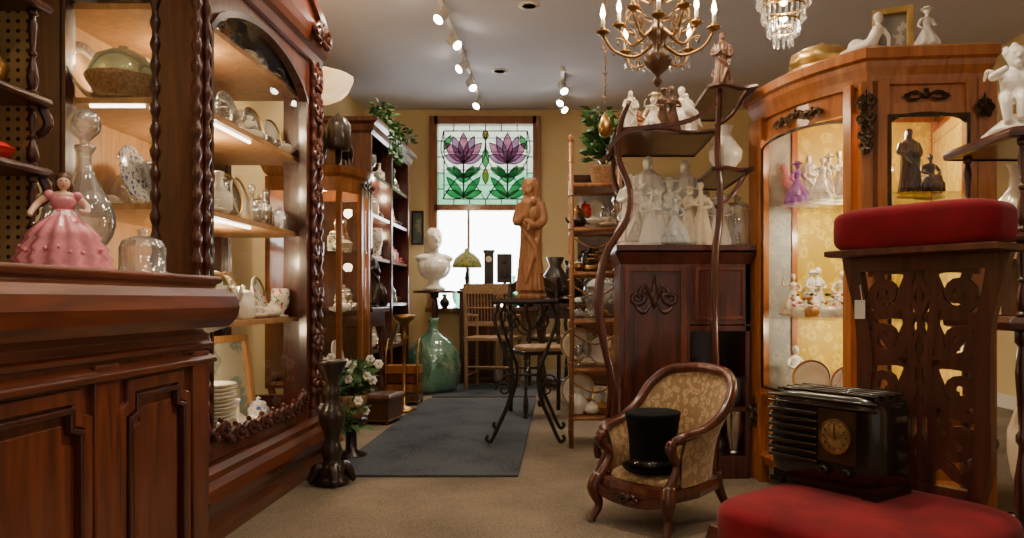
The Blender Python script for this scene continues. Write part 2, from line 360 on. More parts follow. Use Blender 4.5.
def f_cherub():
    b=B(); m=POR
    b.lathe([(.36,0),(.38,.05),(.3,.12),(.2,.2),(0,.24)],m,seg=32,fold=.1,nf=5)
    for f,dz,ry in ((1,0,.05),(-1,.12,-.05)):
        x=f*.13
        b.ell((x,ry,.40+dz),(.12,.11,.15),m); b.ell((x,ry,.28+dz),(.13,.12,.09),m)
        head(b,x-f*.02,ry-.02,.64+dz,.1)
        for k in range(10): a=k*.63; b.ell((x-f*.02+.08*math.cos(a),ry+.07*math.sin(a)+.02,.71+dz+.03*math.sin(k*2.)),.035,m)
        b.tube([(x+f*.09,ry,.5+dz),(x+f*.2,ry-.08,.45+dz),(x+f*.1,ry-.2,.5+dz)],[.05,.045,.03],m,8,4)
        b.tube([(x-f*.08,ry,.5+dz),(x-f*.12,ry-.12,.42+dz),(x-f*.2,ry-.16,.5)],[.05,.045,.03],m,8,4)
        b.tube([(x+f*.06,ry,.27+dz),(x+f*.12,ry-.2,.26+dz*.5),(x+f*.1,ry-.22,.1)],[.075,.06,.04],m,8,4)
        b.tube([(x-f*.05,ry,.27+dz),(x-f*.02,ry-.2,.28+dz*.5),(x,ry-.24,.12)],[.075,.06,.04],m,8,4)
        b.tube([(x+f*.05,ry+.1,.48+dz),(x+f*.16,ry+.2,.58+dz),(x+f*.2,ry+.22,.48+dz)],[.03,.06,.02],m,8,4,fy=.4)
    return to_mesh(b,'figurine_cherubs_mesh',.013)
def f_couple():
    b=B(); m=POR
    for f in (1,-1):
        x=.1*f
        b.lathe([(.17,0),(.18,.05),(.15,.2),(.10,.42),(.07,.55),(.09,.68),(.06,.76),(0,.78)],m,(x,0,0),40,sy=.8,fold=.08,nf=7)
        head(b,x-f*.02,-.02,.86+.03*f,.060,hat=f<0)
        b.tube([(x+f*.08,0,.71),(x+f*.15,-.04,.58),(x,-.14,.55)],[.036,.03,.02],m,8,4)
        b.tube([(x-f*.06,-.02,.7),(0,-.12,.62),(x-f*.2,-.1,.6)],[.034,.03,.02],m,8,4)
    return to_mesh(b,'figurine_couple_mesh',.011)
def f_bird():
    b=B(); m=POR
    b.lathe([(.2,0),(.2,.04),(.1,.1),(.05,.3),(0,.34)],m,seg=20,fold=.1,nf=5)
    b.tube([(.3,.0,.12),(.12,0,.38),(0,0,.55),(-.06,0,.75),(-.08,0,.84)],[.02,.08,.14,.09,.06],m,12,5)
    b.ell((-.1,0,.9),(.075,.06,.065),m); b.tube([(-.15,0,.9),(-.24,0,.87)],[.03,.004],m)
    for f in (1,-1): b.tube([(-.03,f*.1,.65),(.1,f*.13,.5),(.25,f*.09,.25)],[.05,.08,.01],m,8,4,fx=.5)
    return to_mesh(b,'figurine_bird_mesh',.013)
FM={'lady':f_lady(),'hat':f_lady(True,False),'saint':f_saint(),'mother':f_saint(True),'bigsaint':f_saint(True,.74,.0065,True),'seat':f_seat(),'recline':f_recline(),'cherub':f_cherub(),'couple':f_couple(),'bird':f_bird()}
def fig(kind,x,y,z,h,mat=POR,rot=0,name='porcelain_figurine'):
    ob=bpy.data.objects.new(name,FM[kind]); bpy.context.scene.collection.objects.link(ob)
    ob.location=(x,y,z); ob.scale=(h,h,h); ob.rotation_euler=(0,0,math.radians(rot))
    if len(FM[kind].materials)==0: FM[kind].materials.append(POR)
    ob.material_slots[0].link='OBJECT'; ob.material_slots[0].material=mat
    return ob
# ---------------------------------------------------------------- ware
def plate_up(b,x,y,z,r,mat,rot=0,rim=None):
    M=T(x,y,z+r*.99)@RZ(rot)@RX(78)
    b.lathe([(0,0),(r*.6,0),(r,.018),(r,.024),(r*.62,.008),(0,.008)],mat,(0,0,0),28,M=M)
    if rim: b.lathe([(r*.88,.0205),(r*.92,.0235),(r*.97,.0255)],rim,(0,0,0),28,M=M,caps=False)
def cup(b,x,y,z,s,mat,trim=None):
    b.shell([(.0,.012),(.5*s,.0),(1.25*s,.012),(1.3*s,.018)],mat,(x,y,z),18)
    b.shell([(.3*s,.012),(.35*s,.02),(.75*s,.5*s+.02),(.9*s,1.1*s+.01)],mat,(x,y,z),18)
    b.tube([(x+.8*s,y,z+.9*s),(x+1.25*s,y,z+.8*s),(x+1.1*s,y,z+.4*s),(x+.65*s,y,z+.35*s)],.08*s,mat,6,3)
def tureen(b,x,y,z,s,mat,trim=None):
    b.lathe([(.45*s,0),(.5*s,.05*s),(.35*s,.1*s),(.8*s,.35*s),(.98*s,.6*s),(1.02*s,.62*s),(.9*s,.7*s),(.6*s,.9*s),(.2*s,1.0*s),(.1*s,1.05*s),(.14*s,1.13*s),(0,1.2*s)],mat,(x,y,z),24,sub=2)
    for f in (1,-1): b.tube([(x+f*.9*s,y,z+.5*s),(x+f*1.2*s,y,z+.6*s),(x+f*.95*s,y,z+.35*s)],.06*s,trim or mat,6,3)
def teapot(b,x,y,z,s,mat):
    b.lathe([(.4*s,0),(.75*s,.25*s),(.85*s,.6*s),(.6*s,.95*s),(.35*s,1.05*s),(.3*s,1.12*s),(.1*s,1.2*s),(.1*s,1.3*s),(0,1.33*s)],mat,(x,y,z),20,sub=2)
    b.tube([(x-.7*s,y,z+.4*s),(x-1.1*s,y,z+.6*s),(x-1.25*s,y,z+1.0*s)],[.18*s,.12*s,.07*s],mat,8,3)
    b.tube([(x+.6*s,y,z+.9*s),(x+1.2*s,y,z+.9*s),(x+1.2*s,y,z+.4*s),(x+.75*s,y,z+.3*s)],.07*s,mat,6,3)
def vase(b,x,y,z,h,mat,k=0):
    P=[[(.22,0),(.2,.04),(.35,.25),(.38,.45),(.2,.7),(.12,.82),(.2,1)],[(.3,0),(.3,.03),(.1,.1),(.28,.4),(.34,.7),(.3,1)],[(.16,0),(.3,.15),(.3,.5),(.1,.65),(.08,.9),(.12,1)]][k%3]
    b.shell([(a*h,q*h) for a,q in P],mat,(x,y,z),20)
def goblet(b,x,y,z,h,mat):
    b.shell([(.22*h,0),(.2*h,.02*h),(.03*h,.06*h),(.03*h,.42*h),(.15*h,.5*h),(.24*h,.7*h),(.21*h,1*h)],mat,(x,y,z),14)
def jar(b,x,y,z,h,mat):
    b.lathe([(.3*h,0),(.34*h,.05*h),(.34*h,.6*h),(.25*h,.7*h),(.28*h,.74*h),(.2*h,.82*h),(.05*h,.86*h),(.09*h,.93*h),(0,h)],mat,(x,y,z),20)
def decant(b,x,y,z,h,mat):
    b.lathe([(.2*h,0),(.22*h,.03*h),(.22*h,.3*h),(.14*h,.48*h),(.06*h,.6*h),(.055*h,.72*h),(.09*h,.74*h),(.05*h,.76*h),(.05*h,.79*h),(.1*h,.86*h),(.07*h,.96*h),(0,h)],mat,(x,y,z),12)
def bowls(b,x,y,z,r,mat,n=3):
    for i in range(n): b.shell([(.3*r,0),(.4*r,.01),(.8*r,.25*r),(r,.5*r)],mat,(x,y,z+i*.14*r),20)
CH=(POR,POR,PORC,FLOR,FLOR,BLUC,CRY,CRY,SILV,POR,POR,AMB)
def ware(b,x0,x1,y0,y1,z,hmax=.16,mats=CH,dens=.1):
    x=x0+.04
    while x<x1-.03:
        m=random.choice(mats); y=R(y0,y1); k=random.randint(0,11)
        if k in(0,9): plate_up(b,x,y1,z,min(.1,hmax*.5),m,R(-8,8),GILT if R(0,1)<.5 else None)
        elif k==1: cup(b,x,y,z,.035,m); cup(b,x+.03,y+.06,z,.03,m)
        elif k==2: tureen(b,x,y,z,min(.06,hmax*.5),m)
        elif k==3: teapot(b,x,y,z,min(.055,hmax*.5),m)
        elif k==4: vase(b,x,y,z,R(.6,.95)*hmax,m,random.randint(0,2))
        elif k==5: jar(b,x,y,z,R(.6,.85)*hmax,m)
        elif k==6: bowls(b,x,y,z,.05,m,random.randint(2,4))
        elif k==7: goblet(b,x,y,z,R(.6,.8)*hmax,CRY); goblet(b,x+.045,y+.02,z,R(.6,.8)*hmax,CRY)
        elif k==10: decant(b,x,y,z,.95*hmax,CRY)
        elif k==11: bowls(b,x,y,z,.045,m,1); b.ell((x,y,z+.03),(.03,.03,.02),m)
        else:
            for i in range(random.randint(3,7)): b.lathe([(0,0),(.035,0),(.065,.012),(.065,.015),(.035,.005),(0,.005)],m,(x,y,z+i*.007),20)
            cup(b,x,y,z+.05,.028,m)
        x+=dens*R(.9,1.4)
# ================================================================ ROOM
RYF=7.6; H=2.7; XL=-1.96; XR=3.3; YN=-1.6
def carpetmat():
    m,nt,out=newmat('beige_carpet'); b=pbsdf(nt,out,None,.95)
    t=tex(nt,'ShaderNodeTexNoise',220,Detail=3.0); t2=tex(nt,'ShaderNodeTexNoise',2.5,Detail=4.0)
    mx=nt.nodes.new('ShaderNodeMath'); mx.operation='MULTIPLY_ADD'; mx.inputs[1].default_value=.6; L(nt,t.outputs[0],mx.inputs[0])
    m2=nt.nodes.new('ShaderNodeMath'); m2.operation='MULTIPLY'; m2.inputs[1].default_value=.4; L(nt,t2.outputs[0],m2.inputs[0]); L(nt,m2.outputs[0],mx.inputs[2])
    r=ramp(nt,mx.outputs[0],[(.36,(.10,.078,.055)),(.62,(.30,.24,.17))]); L(nt,r.outputs[0],b.inputs['Base Color']); bump(nt,b,t.outputs[0],.5,.004); return m
def rugmat():
    m,nt,out=newmat('slate_grey_rug'); b=pbsdf(nt,out,None,.95)
    t=tex(nt,'ShaderNodeTexNoise',120,Detail=2.0); t2=tex(nt,'ShaderNodeTexNoise',3,Detail=5.0)
    mx=nt.nodes.new('ShaderNodeMath'); mx.operation='ADD'; L(nt,t.outputs[0],mx.inputs[0]); L(nt,t2.outputs[0],mx.inputs[1])
    r=ramp(nt,mx.outputs[0],[(.75,(.016,.022,.031)),(1.25,(.070,.084,.105))]); L(nt,r.outputs[0],b.inputs['Base Color']); bump(nt,b,t.outputs[0],.6,.004); return m
WALLM=plain('cream_wall_paint',(.66,.50,.25),.8,0,0,.04,3)
CEIL=plain('ceiling_paint',(.55,.53,.56),.85,0,0,.03,2)
TRIM=plain('white_trim_paint',(.7,.66,.58),.5,0,0,.03)
def room(name,*a,mat=WALLM):
    b=B(); b.box(*a,mat); return b.done(name,origin=((a[0]+a[1])/2,(a[2]+a[3])/2,a[4]))
room('floor',XL-.1,XR+.1,YN,RYF+.1,-.08,0,mat=carpetmat())
room('ceiling',XL-.1,XR+.1,YN,RYF+.1,H,H+.08,mat=CEIL)
room('wall_left',XL-.1,XL,YN,RYF+.1,0,H)
room('wall_right',XR,XR+.1,YN,RYF+.1,0,H)
WX0,WX1,WZ0,WZ1=-1.25,-.24,.72,2.58
b=B(); b.box(XL,WX0,RYF,RYF+.1,0,H,WALLM); b.box(WX1,XR,RYF,RYF+.1,0,H,WALLM); b.box(WX0,WX1,RYF,RYF+.1,0,WZ0,WALLM); b.box(WX0,WX1,RYF,RYF+.1,WZ1,H,WALLM)
b.done('wall_back',origin=(0,RYF,0))
b=B(); b.box(XL,XR,RYF-.015,RYF,0,.1,TRIM); b.done('baseboard_back',origin=(0,RYF-.01,0),bev=.004)
b=B(); b.box(XL,XL+.015,YN,RYF-.02,0,.1,TRIM); b.done('baseboard_left',origin=(XL,3,0),bev=.004)
b=B(); b.box(XR-.015,XR,YN,RYF-.02,0,.1,TRIM); b.done('baseboard_right',origin=(XR,3,0),bev=.004)
b=B(); b.box(-1.06,-.19,3.43,6.1,.0,.012,rugmat()); rr=b.mats[0]; b.done('runner_rug',origin=(-.6,4.8,0),bev=.004)
b=B(); b.box(-1.05,-.2,6.22,7.35,.0,.012,rr); b.done('door_mat',origin=(-.6,6.8,0),bev=.004)
# window with stained glass sash
b=B(); y0=RYF-.05;y1=RYF+.06
b.box(WX0-.05,WX0+.03,y0,y1,WZ0,WZ1+.05,HON2); b.box(WX1-.03,WX1+.05,y0,y1,WZ0,WZ1+.05,HON2)
b.box(WX0,WX1,y0,y1,WZ1-.03,WZ1+.05,HON2); b.box(WX0-.08,WX1+.08,y0-.05,y1,WZ0-.04,WZ0,HON2); b.box(WX0,WX1,y0,y1,1.69,1.75,HON2)
b.quad([(WX0,RYF+.03,WZ0),(WX1,RYF+.03,WZ0),(WX1,RYF+.03,1.7),(WX0,RYF+.03,1.7)],WGL)
b.box(-.93,-.905,RYF+.02,RYF+.04,WZ0,1.7,HON2)
def sg(name,c):
    m,nt,out=newmat(name); mx=nt.nodes.new('ShaderNodeMixShader'); mx.inputs[0].default_value=.25
    tr=nt.nodes.new('ShaderNodeBsdfTransparent'); tl=nt.nodes.new('ShaderNodeBsdfTranslucent'); tl.inputs[0].default_value=(*c,1)
    n=tex(nt,'ShaderNodeTexNoise',14,Detail=3.0); r=ramp(nt,n.outputs[0],[(.3,tuple(k*.6 for k in c)),(.7,c)]); L(nt,r.outputs[0],tr.inputs[0])
    L(nt,tr.outputs[0],mx.inputs[1]); L(nt,tl.outputs[0],mx.inputs[2]); L(nt,mx.outputs[0],out.inputs[0]); return m
SW=sg('stained_glass_opal',(.16,.18,.13)); SGN=sg('stained_glass_green',(.07,.26,.12)); SPK=sg('stained_glass_mauve',(.42,.14,.28)); SPL=sg('stained_glass_violet',(.32,.16,.32)); SLV=sg('stained_glass_clear_border',(.20,.23,.22)); SGB=sg('stained_glass_sea_green',(.06,.15,.08)); SYL=sg('stained_glass_amber',(.30,.22,.05))
LEAD=plain('lead_came',(.02,.02,.02),.5,.5)
sx0,sx1,sz0,sz1=WX0+.03,WX1-.03,1.75,WZ1-.03; ys=RYF+.0
zm=2.08
b.quad([(sx0,ys+.02,zm),(sx1,ys+.02,zm),(sx1,ys+.02,sz1),(sx0,ys+.02,sz1)],SW)
b.quad([(sx0,ys+.02,sz0),(sx1,ys+.02,sz0),(sx1,ys+.02,zm),(sx0,ys+.02,zm)],SGB)
def lead(pts,w=.010,closed=False,sub=3): b.ribbon(pts,w,ys-.004,ys+.006,LEAD,closed,sub=sub)
def petal(cx,cz,ang,l,w,mat):
    P=[];n=8
    for i in range(n+1): t=i/n; P.append((t*l,w*math.sin(pi*t)**.8))
    for i in range(n-1,0,-1): t=i/n; P.append((t*l,-w*math.sin(pi*t)**.8))
    ca,sa=math.cos(ang),math.sin(ang); Q=[(cx+u*ca-v*sa,cz+u*sa+v*ca) for u,v in P]
    b.add([(x,ys+.009,z) for x,z in Q],[tuple(range(len(Q)))],mat); lead(Q,.008,True,0)
lead([(sx0+.06,sz0+.06),(sx1-.06,sz0+.06),(sx1-.06,sz1-.06),(sx0+.06,sz1-.06)],.011,True,0)
midx=(sx0+sx1)/2
for i in range(1,6):
    xx=sx0+(sx1-sx0)*i/6
    lead([(xx,sz0),(xx,sz0+.06)],sub=0); lead([(xx,sz1-.06),(xx,sz1)],sub=0)
for i in range(1,5):
    zz=sz0+(sz1-sz0)*i/5
    lead([(sx0,zz),(sx0+.06,zz)],sub=0); lead([(sx1-.06,zz),(sx1,zz)],sub=0)
for cx in (midx-.22,midx+.22):
    cz=2.17
    for a,l,w,m in ((22,.20,.042,SPL),(158,.20,.042,SPL),(48,.27,.05,SPK),(132,.27,.05,SPK),(68,.29,.045,SPL),(112,.29,.045,SPL),(90,.30,.05,SPK)): petal(cx,cz,math.radians(a),l,w,m)
    lead([(cx,cz),(cx,sz0+.06)],.016,sub=0)
    for a,z,l in ((50,1.83,.26),(130,1.83,.26),(18,1.83,.19),(162,1.83,.19),(60,1.97,.2),(120,1.97,.2),(25,2.04,.19),(155,2.04,.19)): petal(cx,z,math.radians(a),l,.036,SGN)
    lead([(cx-.2,sz1-.06),(cx-.225,2.3),(cx-.15,2.12),(cx,2.02),(cx+.15,2.12),(cx+.225,2.3),(cx+.2,sz1-.06)])
    lead([(cx-.21,sz0+.06),(cx-.12,1.95),(cx,2.06),(cx+.12,1.95),(cx+.21,sz0+.06)])
    for zz in (1.95,2.1,2.28,2.42): lead([(cx-.22,zz),(cx+.22,zz)],.006,sub=0)
petal(midx,2.12,pi/2,.2,.035,SGN); petal(midx,2.12,-pi/2,.16,.03,SYL); petal(midx,2.40,pi/2,.1,.03,SYL)
for xx in (sx0+.06,sx1-.06): 
    sgn=1 if xx<midx else -1; petal(xx+.0*sgn,2.3,math.radians(90-sgn*25),.16,.03,SGN)
b.done('window_1',origin=(midx,RYF,WZ0),bev=0)
# ================================================================ LEFT: sideboard
W=1.51;D=.54
b=B(); b.box(0,W,0,D,.0,.72,MAH)
b.mould([(0,0),(W,0),(W,D),(0,D)],[(-.02,.668),(.012,.672),(.016,.684),(.004,.69),(.004,.71),(.02,.716),(.045,.728),(.06,.75),(.066,.78),(.06,.81),(.04,.83),(.02,.836),(.02,.843),(.03,.847),(.034,.856),(.03,.864),(-.3,.864)],MAHH)
b.box(.02,W-.02,.02,D-.02,.7,.863,MAHH)
b.mould([(0,0),(W,0),(W,D),(0,D)],[(0,0),(.03,0),(.03,.07),(.015,.09),(0,.095)],MAHH)
def shoulder(x0,x1,z0,z1,s=.035): return [(x0,z0),(x1,z0),(x1,z1-s*1.6),(x1-s,z1-s*1.3),(x1-s,z1),(x0+s,z1),(x0+s,z1-s*1.3),(x0,z1-s*1.6)]
for x0,x1 in ((.1,.5),(.62,.98),(1.1,1.39)):
    b.ribbon(shoulder(x0,x1,.12,.61),.028,-.012,.004,MAH,True); b.ribbon(shoulder(x0+.025,x1-.025,.145,.585,.03),.012,-.018,.0,MAHD,True)
    b.prism(shoulder(x0+.05,x1-.05,.17,.56,.028),-.008,.004,MAH)
for xx in (.56,1.04,1.455): b.box(xx-.04,xx+.045,-.014,.01,.1,.665,MAH)
b.mould([(0,0),(W,0),(W,D),(0,D)],[(0,.628),(.022,.632),(.022,.645),(.01,.655),(0,.66)],MAHH)
b.done('sideboard',loc=(-.96,.55,0),rot=90,bev=.003)
def pinklady():
    b=B()
    b.lathe([(.075,0),(.095,.002),(.1,.012),(.088,.02),(.096,.03),(.083,.045),(.088,.055),(.07,.075),(.074,.082),(.05,.11),(.022,.135),(.019,.145)],PINK,seg=72,fold=.06,nf=14)
    b.lathe([(.055,.07),(.062,.074),(.052,.09),(.03,.12),(.02,.142)],WHF,seg=40,fold=.12,nf=5)
    b.lathe([(.019,.143),(.024,.155),(.028,.165),(.024,.176)],PINK,seg=16,sy=.75)
    b.ell((0,0,.178),(.027,.014,.010),SKIN); b.tube([(0,0,.175),(0,-.001,.195)],[.008,.006],SKIN)
    b.ell((0,-.002,.207),(.0135,.0145,.0175),SKIN,None,16,12); b.ell((0,-.0165,.206),(.002,.003,.004),SKIN); b.ell((0,-.0155,.198),(.0038,.0015,.0014),REDG)
    for f in (1,-1): b.ell((f*.005,-.0155,.211),(.002,.001,.0014),HAIRB)
    b.ell((0,.003,.217),(.0165,.0165,.0145),HAIRB,None,14,10); b.ell((0,.018,.222),(.011,.010,.011),HAIRB); b.ell((0,.012,.2),(.014,.009,.014),HAIRB)
    for f in (1,-1): b.tube([(f*.012,.006,.213),(f*.017,.004,.2),(f*.016,.006,.186)],[.005,.005,.003],HAIRB,8,3)
    b.tube([(.026,0,.178),(.046,-.002,.155),(.044,-.03,.140),(.03,-.042,.14)],[.0085,.0075,.006,.005],SKIN,8,5)
    b.tube([(-.026,0,.178),(-.048,.002,.158),(-.062,-.015,.135),(-.064,-.022,.126)],[.0085,.0075,.006,.005],SKIN,8,5)
    for f in (1,-1): b.ell((f*.027,0,.177),(.012,.012,.012),PINK)
    for i in range(22):
        a=i*.285; b.ell((.086*math.cos(a),.086*math.sin(a),.048+.008*math.sin(i*1.7)),.005,PINK)
    b.lathe([(.08,-.0),(.085,.0),(.085,.004),(.0,.005)],POR,seg=30)
    return b
pinklady().done('lady_figurine',loc=(-1.15,1.76,.864),rot=35)
b=B(); b.lathe([(.05,0),(.055,.01),(.03,.03),(.02,.05),(.05,.08),(.068,.13),(.06,.18),(.03,.24),(.016,.28),(.016,.31),(.026,.33),(.014,.332),(.012,.345),(.03,.365),(.036,.39),(.026,.418),(0,.425)],CRY,seg=20,fold=.04,nf=10,sub=2); b.done('crystal_decanter',loc=(-1.22,1.95,.864))
b=B(); b.lathe([(.05,0),(.055,.01),(.055,.10),(.03,.14),(.014,.16),(.014,.2),(.02,.205),(.012,.215),(.02,.24),(0,.255)],CRY,seg=8,sub=1); b.done('cut_glass_bottle',loc=(-1.34,1.98,.864))
b=B(); b.lathe([(.06,0),(.062,.008),(.055,.012),(.055,.07),(.048,.09),(.025,.10),(.01,.106),(.014,.118),(0,.125)],CRY); b.lathe([(.0,0),(.07,0),(.072,.006),(0,.008)],SILV,seg=24); b.done('glass_cloche',loc=(-1.09,1.985,.864))
def peg():
    m,nt,out=newmat('perforated_pegboard'); bb=pbsdf(nt,out,None,.8); t=tex(nt,'ShaderNodeTexVoronoi',42,Randomness=0.0); r=ramp(nt,t.outputs[0],[(.2,(.03,.02,.01)),(.28,(.38,.25,.10))]); L(nt,r.outputs[0],bb.inputs['Base Color']); return m
b=B()
for z in (1.10,1.27,1.5): 
    b.box(-.26,.22,-.13,.12,z,z+.018,MAHD)
    b.tube([(-.27,-.135,z+.009),(.225,-.135,z+.009),(.225,.12,z+.009)],.012,MAHD)
for x in (-.24,.2):
    for y in (-.115,.10):
        for z0,z1 in ((0.864,1.10),(1.118,1.27),(1.288,1.5)): turned(b,x,y,z0,z1,.014,MAHD,10)
PG=peg(); b.box(-.26,.22,.125,.135,.87,1.55,PG); b.box(.212,.218,-.10,.12,.87,1.5,PG)
for k in range(2):
    pts=[(.225,-.12,1.10+.17*k),(.235,-.13,1.06+.17*k),(.23,-.10,1.03+.17*k),(.225,-.06,1.04+.17*k)]; b.tube(pts,[.012,.012,.008,.006],MAHD,8,3)
tureen(b,.13,-.06,1.118,.055,REDG,BRS); tureen(b,-.05,-.05,1.118,.05,REDG,BRS); vase(b,.13,-.05,1.288,.13,BRS,0); jar(b,-.05,-.05,1.288,.15,PORC)
b.done('whatnot_shelf',loc=(-1.385,1.63,0),rot=90,bev=.002)
# ================================================================ LEFT: glazed wardrobe
W=1.26;D=.54
b=B()
b.box(0,W,0.0,D,.03,.2,MAHH); b.mould([(0,0),(W,0),(W,D),(0,D)],[(0,0),(.05,0),(.055,.05),(.04,.075),(.045,.10),(.075,.12),(.085,.155),(.07,.19),(.04,.205),(.035,.225),(.01,.24),(-.1,.24)],MAHH)
b.box(.01,W-.01,.01,D-.01,.2,.245,MAHH)
b.box(0,.065,0,.13,.24,1.98,MAHR); b.box(W-.12,W,0,.13,.24,1.98,MAHR)
for x0 in (0,W-.08): b.box(x0,x0+.08,D-.1,D,.24,1.98,MAHD)
for x0 in (0.01,W-.04):
    b.box(x0,x0+.03,.13,D-.1,.24,.34,MAH); b.box(x0,x0+.03,.13,D-.1,1.84,1.98,MAH)
    b.quad([(x0+.015,.13,.34),(x0+.015,D-.1,.34),(x0+.015,D-.1,1.84),(x0+.015,.13,1.84)],GLASS)
    b.box(x0-.004,x0+.034,.13,.145,.34,1.84,MAHD); b.box(x0-.004,x0+.034,D-.115,D-.1,.34,1.84,MAHD)
b.box(.06,W-.06,D-.02,D,.24,1.98,LWD)
b.box(0,W,.0,D,1.96,2.0,MAH)
xs0,xs1=.07,W-.125
b.box(xs0,xs0+.035,.005,.035,.25,1.98,MAH); b.box(xs1-.05,xs1,.005,.035,.25,1.98,MAH); b.box(xs0+.035,xs1-.05,.005,.035,.25,.31,MAH)
gx0,gx1=xs0+.035,xs1-.05
arc=[(gx0,1.98),(gx0,1.72)]+[(gx0+(gx1-gx0)*t/16,1.72+.16*math.sin(pi*t/16)**.6) for t in range(1,16)]+[(gx1,1.72),(gx1,1.98)]
b.prism(arc,.004,.036,MAH); b.ribbon(arc[1:-1],.022,-.008,.03,MAHD)
b.ribbon([(gx0+.01,1.72),(gx0+.01,.32),(gx1-.01,.32),(gx1-.01,1.72)],.018,-.004,.03,MAHD)
b.quad([(gx0-.01,.02,.3),(gx1+.01,.02,.3),(gx1+.01,.02,1.9),(gx0-.01,.02,1.9)],GLASS)
for i in range(8):
    carve(b,T(.17+i*.12,.0,.325+(.03 if i in(0,7) else 0)),.14,.075,MAHR,.01)
for x,y in ((.0,-.004),(.0,.13),(.065,-.006),(W-.11,-.006),(W-.0,-.004)): ropepost(b,x,y,.28,1.93,.013,MAHD if y>0 else MAHR)
for z in (.42,.62,.85,1.05,1.28,1.5,1.72,1.87): carve(b,T(W-.06,-.004,z),.10,.15,MAHR,.013)
b.mould([(0,0),(W,0),(W,D),(0,D)],[(0,1.92),(.012,1.93),(.016,1.97),(.03,1.99),(.04,2.02),(.045,2.06),(.045,2.09),(0,2.1)],MAHH)
cr=[(.02,2.08)]+[(.02+(W-.04)*t/20,2.1+.2*math.sin(pi*t/20)) for t in range(21)]+[(W-.02,2.08)]
b.prism(cr,-.03,.01,MAH); b.ribbon(cr[1:-1],.05,-.05,.02,MAH); carve(b,T(W/2,-.03,2.19),.5,.2,MAHD,.02)
for s in (.2,W-.12): carve(b,T(s,-.04,2.06),.25,.12,MAHR,.018)
for z in (.7,1.10,1.45,1.76):
    b.box(.05,W-.05,.06,D-.02,z,z+.02,LWD)
for z in (1.10,1.45): b.box(.25,.65,.085,.095,z-.010,z-.001,STRIP)
for z in (1.45,): b.box(.06,.07,.2,.38,z-.010,z-.001,STRIP)
b.done('glazed_wardrobe',loc=(-1.18,2.46,0),rot=90,bev=.003)
b=B()
for z,hm in ((.722,.24),(1.122,.24),(1.472,.2),(1.782,.15)):
    ware(b,.08,W-.12,.11,.15,z,hm*.75,dens=.068); ware(b,.08,W-.12,.24,.28,z,hm,dens=.075); ware(b,.08,W-.12,.39,.44,z,hm,dens=.08)
ware(b,.55,W-.2,.12,.16,.25,.2,dens=.08); ware(b,.55,W-.2,.40,.44,.25,.3,dens=.08)
b.done('china_dishes',loc=(-1.18,2.46,0),rot=90)
b=B(); b.shell([(.07,0),(.08,.01),(.11,.06),(.115,.075)],WICK,(0,0,0),28,fold=.02,nf=14); b.lathe([(.105,.07),(.105,.09),(.085,.14),(.04,.165),(.012,.17),(.016,.18),(0,.185)],GDOME,(0,0,0),24)
b.done('domed_basket',loc=(-1.47,2.56,1.472))
b=B()
for i in range(17): b.lathe([(0,0),(.06,0),(.095,.014),(.095,.018),(.05,.006),(0,.006)],POR if i%3 else PORC,(0,0,i*.014),24)
b.done('plate_stack',loc=(-1.31,2.84,.246))
def frame(b,w,h,fw,mat,pic,d=.02):
    b.box(-w/2,w/2,0,.008,0,h,pic)
    for x0,x1,z0,z1 in ((-w/2,-w/2+fw,0,h),(w/2-fw,w/2,0,h),(-w/2+fw,w/2-fw,0,fw),(-w/2+fw,w/2-fw,h-fw,h)): b.box(x0,x1,-d,.01,z0,z1,mat)
PIC=brocade('faded_print',(.35,.34,.25),(.15,.2,.17),9); PIC2=brocade('old_landscape',(.1,.13,.12),(.3,.28,.2),7); PIC3=brocade('sepia_photograph',(.16,.14,.12),(.34,.31,.27),12)
b=B(); b.M=RX(-8); frame(b,.34,.40,.03,LWD,PIC); b.done('framed_print',loc=(-1.40,3.22,.25),rot=75,bev=.003)
# ================================================================ LEFT: back pieces
b=B()
b.lathe([(.07,0),(.075,.02),(.055,.045),(.06,.07),(.035,.10),(.045,.15),(.03,.2),(.05,.26),(.055,.31),(.03,.36),(.035,.4),(.025,.44),(.05,.5),(.06,.52),(.06,.54),(0,.54)],BLKW,sub=2,seg=20)
for k in range(4):
    a=k*pi/2+.4; c,s_=math.cos(a),math.sin(a); b.tube([(c*.04,s_*.04,.08),(c*.065,s_*.065,.07),(c*.085,s_*.085,.03),(c*.098,s_*.098,.018)],[.025,.023,.018,.017],BLKW,8,4)
b.done('carved_pedestal',loc=(-.99,3.3,0))
def leafplant(b,x,y,z,r,h,n,mat,fl=None):
    for i in range(n):
        a=R(0,2*pi); e=R(.1,1); p=(x+r*.5*e*math.cos(a),y+r*.5*e*math.sin(a),z+h*R(.1,.9))
        b.leaf(p,(math.cos(a),math.sin(a),R(-.4,.7)),R(.5,1)*r*.6,r*.13,mat)
        if i%4==0: b.tube([(x,y,z-.01),(x+r*.3*e*math.cos(a),y+r*.3*e*math.sin(a),z+h*.5),p],.003,mat,4)
    if fl:
        for i in range(fl):
            a=R(0,2*pi); p=Vector((x+r*R(.3,.9)*math.cos(a),y+r*R(.3,.9)*math.sin(a),z+h*R(.4,1.05)))
            for k in range(6): t=k*1.047; b.ell(p+Vector((.014*math.cos(t),-.004,.014*math.sin(t))),(.011,.006,.011),WHF,None,6,4)
            b.ell(p-Vector((0,.006,0)),.006,GILT,None,6,4)
b=B(); b.shell([(.05,.20),(.06,.21),(.075,.28),(.085,.32)],WICK,(0,0,.0)); b.lathe([(0,.3),(.07,.31)],BLKW,seg=12)
b.lathe([(.08,0),(.08,.02),(.03,.04),(.025,.16),(.08,.185),(.08,.2)],BLKW)
leafplant(b,0,0,.30,.17,.2,120,GRN2,16); leafplant(b,-.0,-.06,.12,.16,.2,60,GRN2,4)
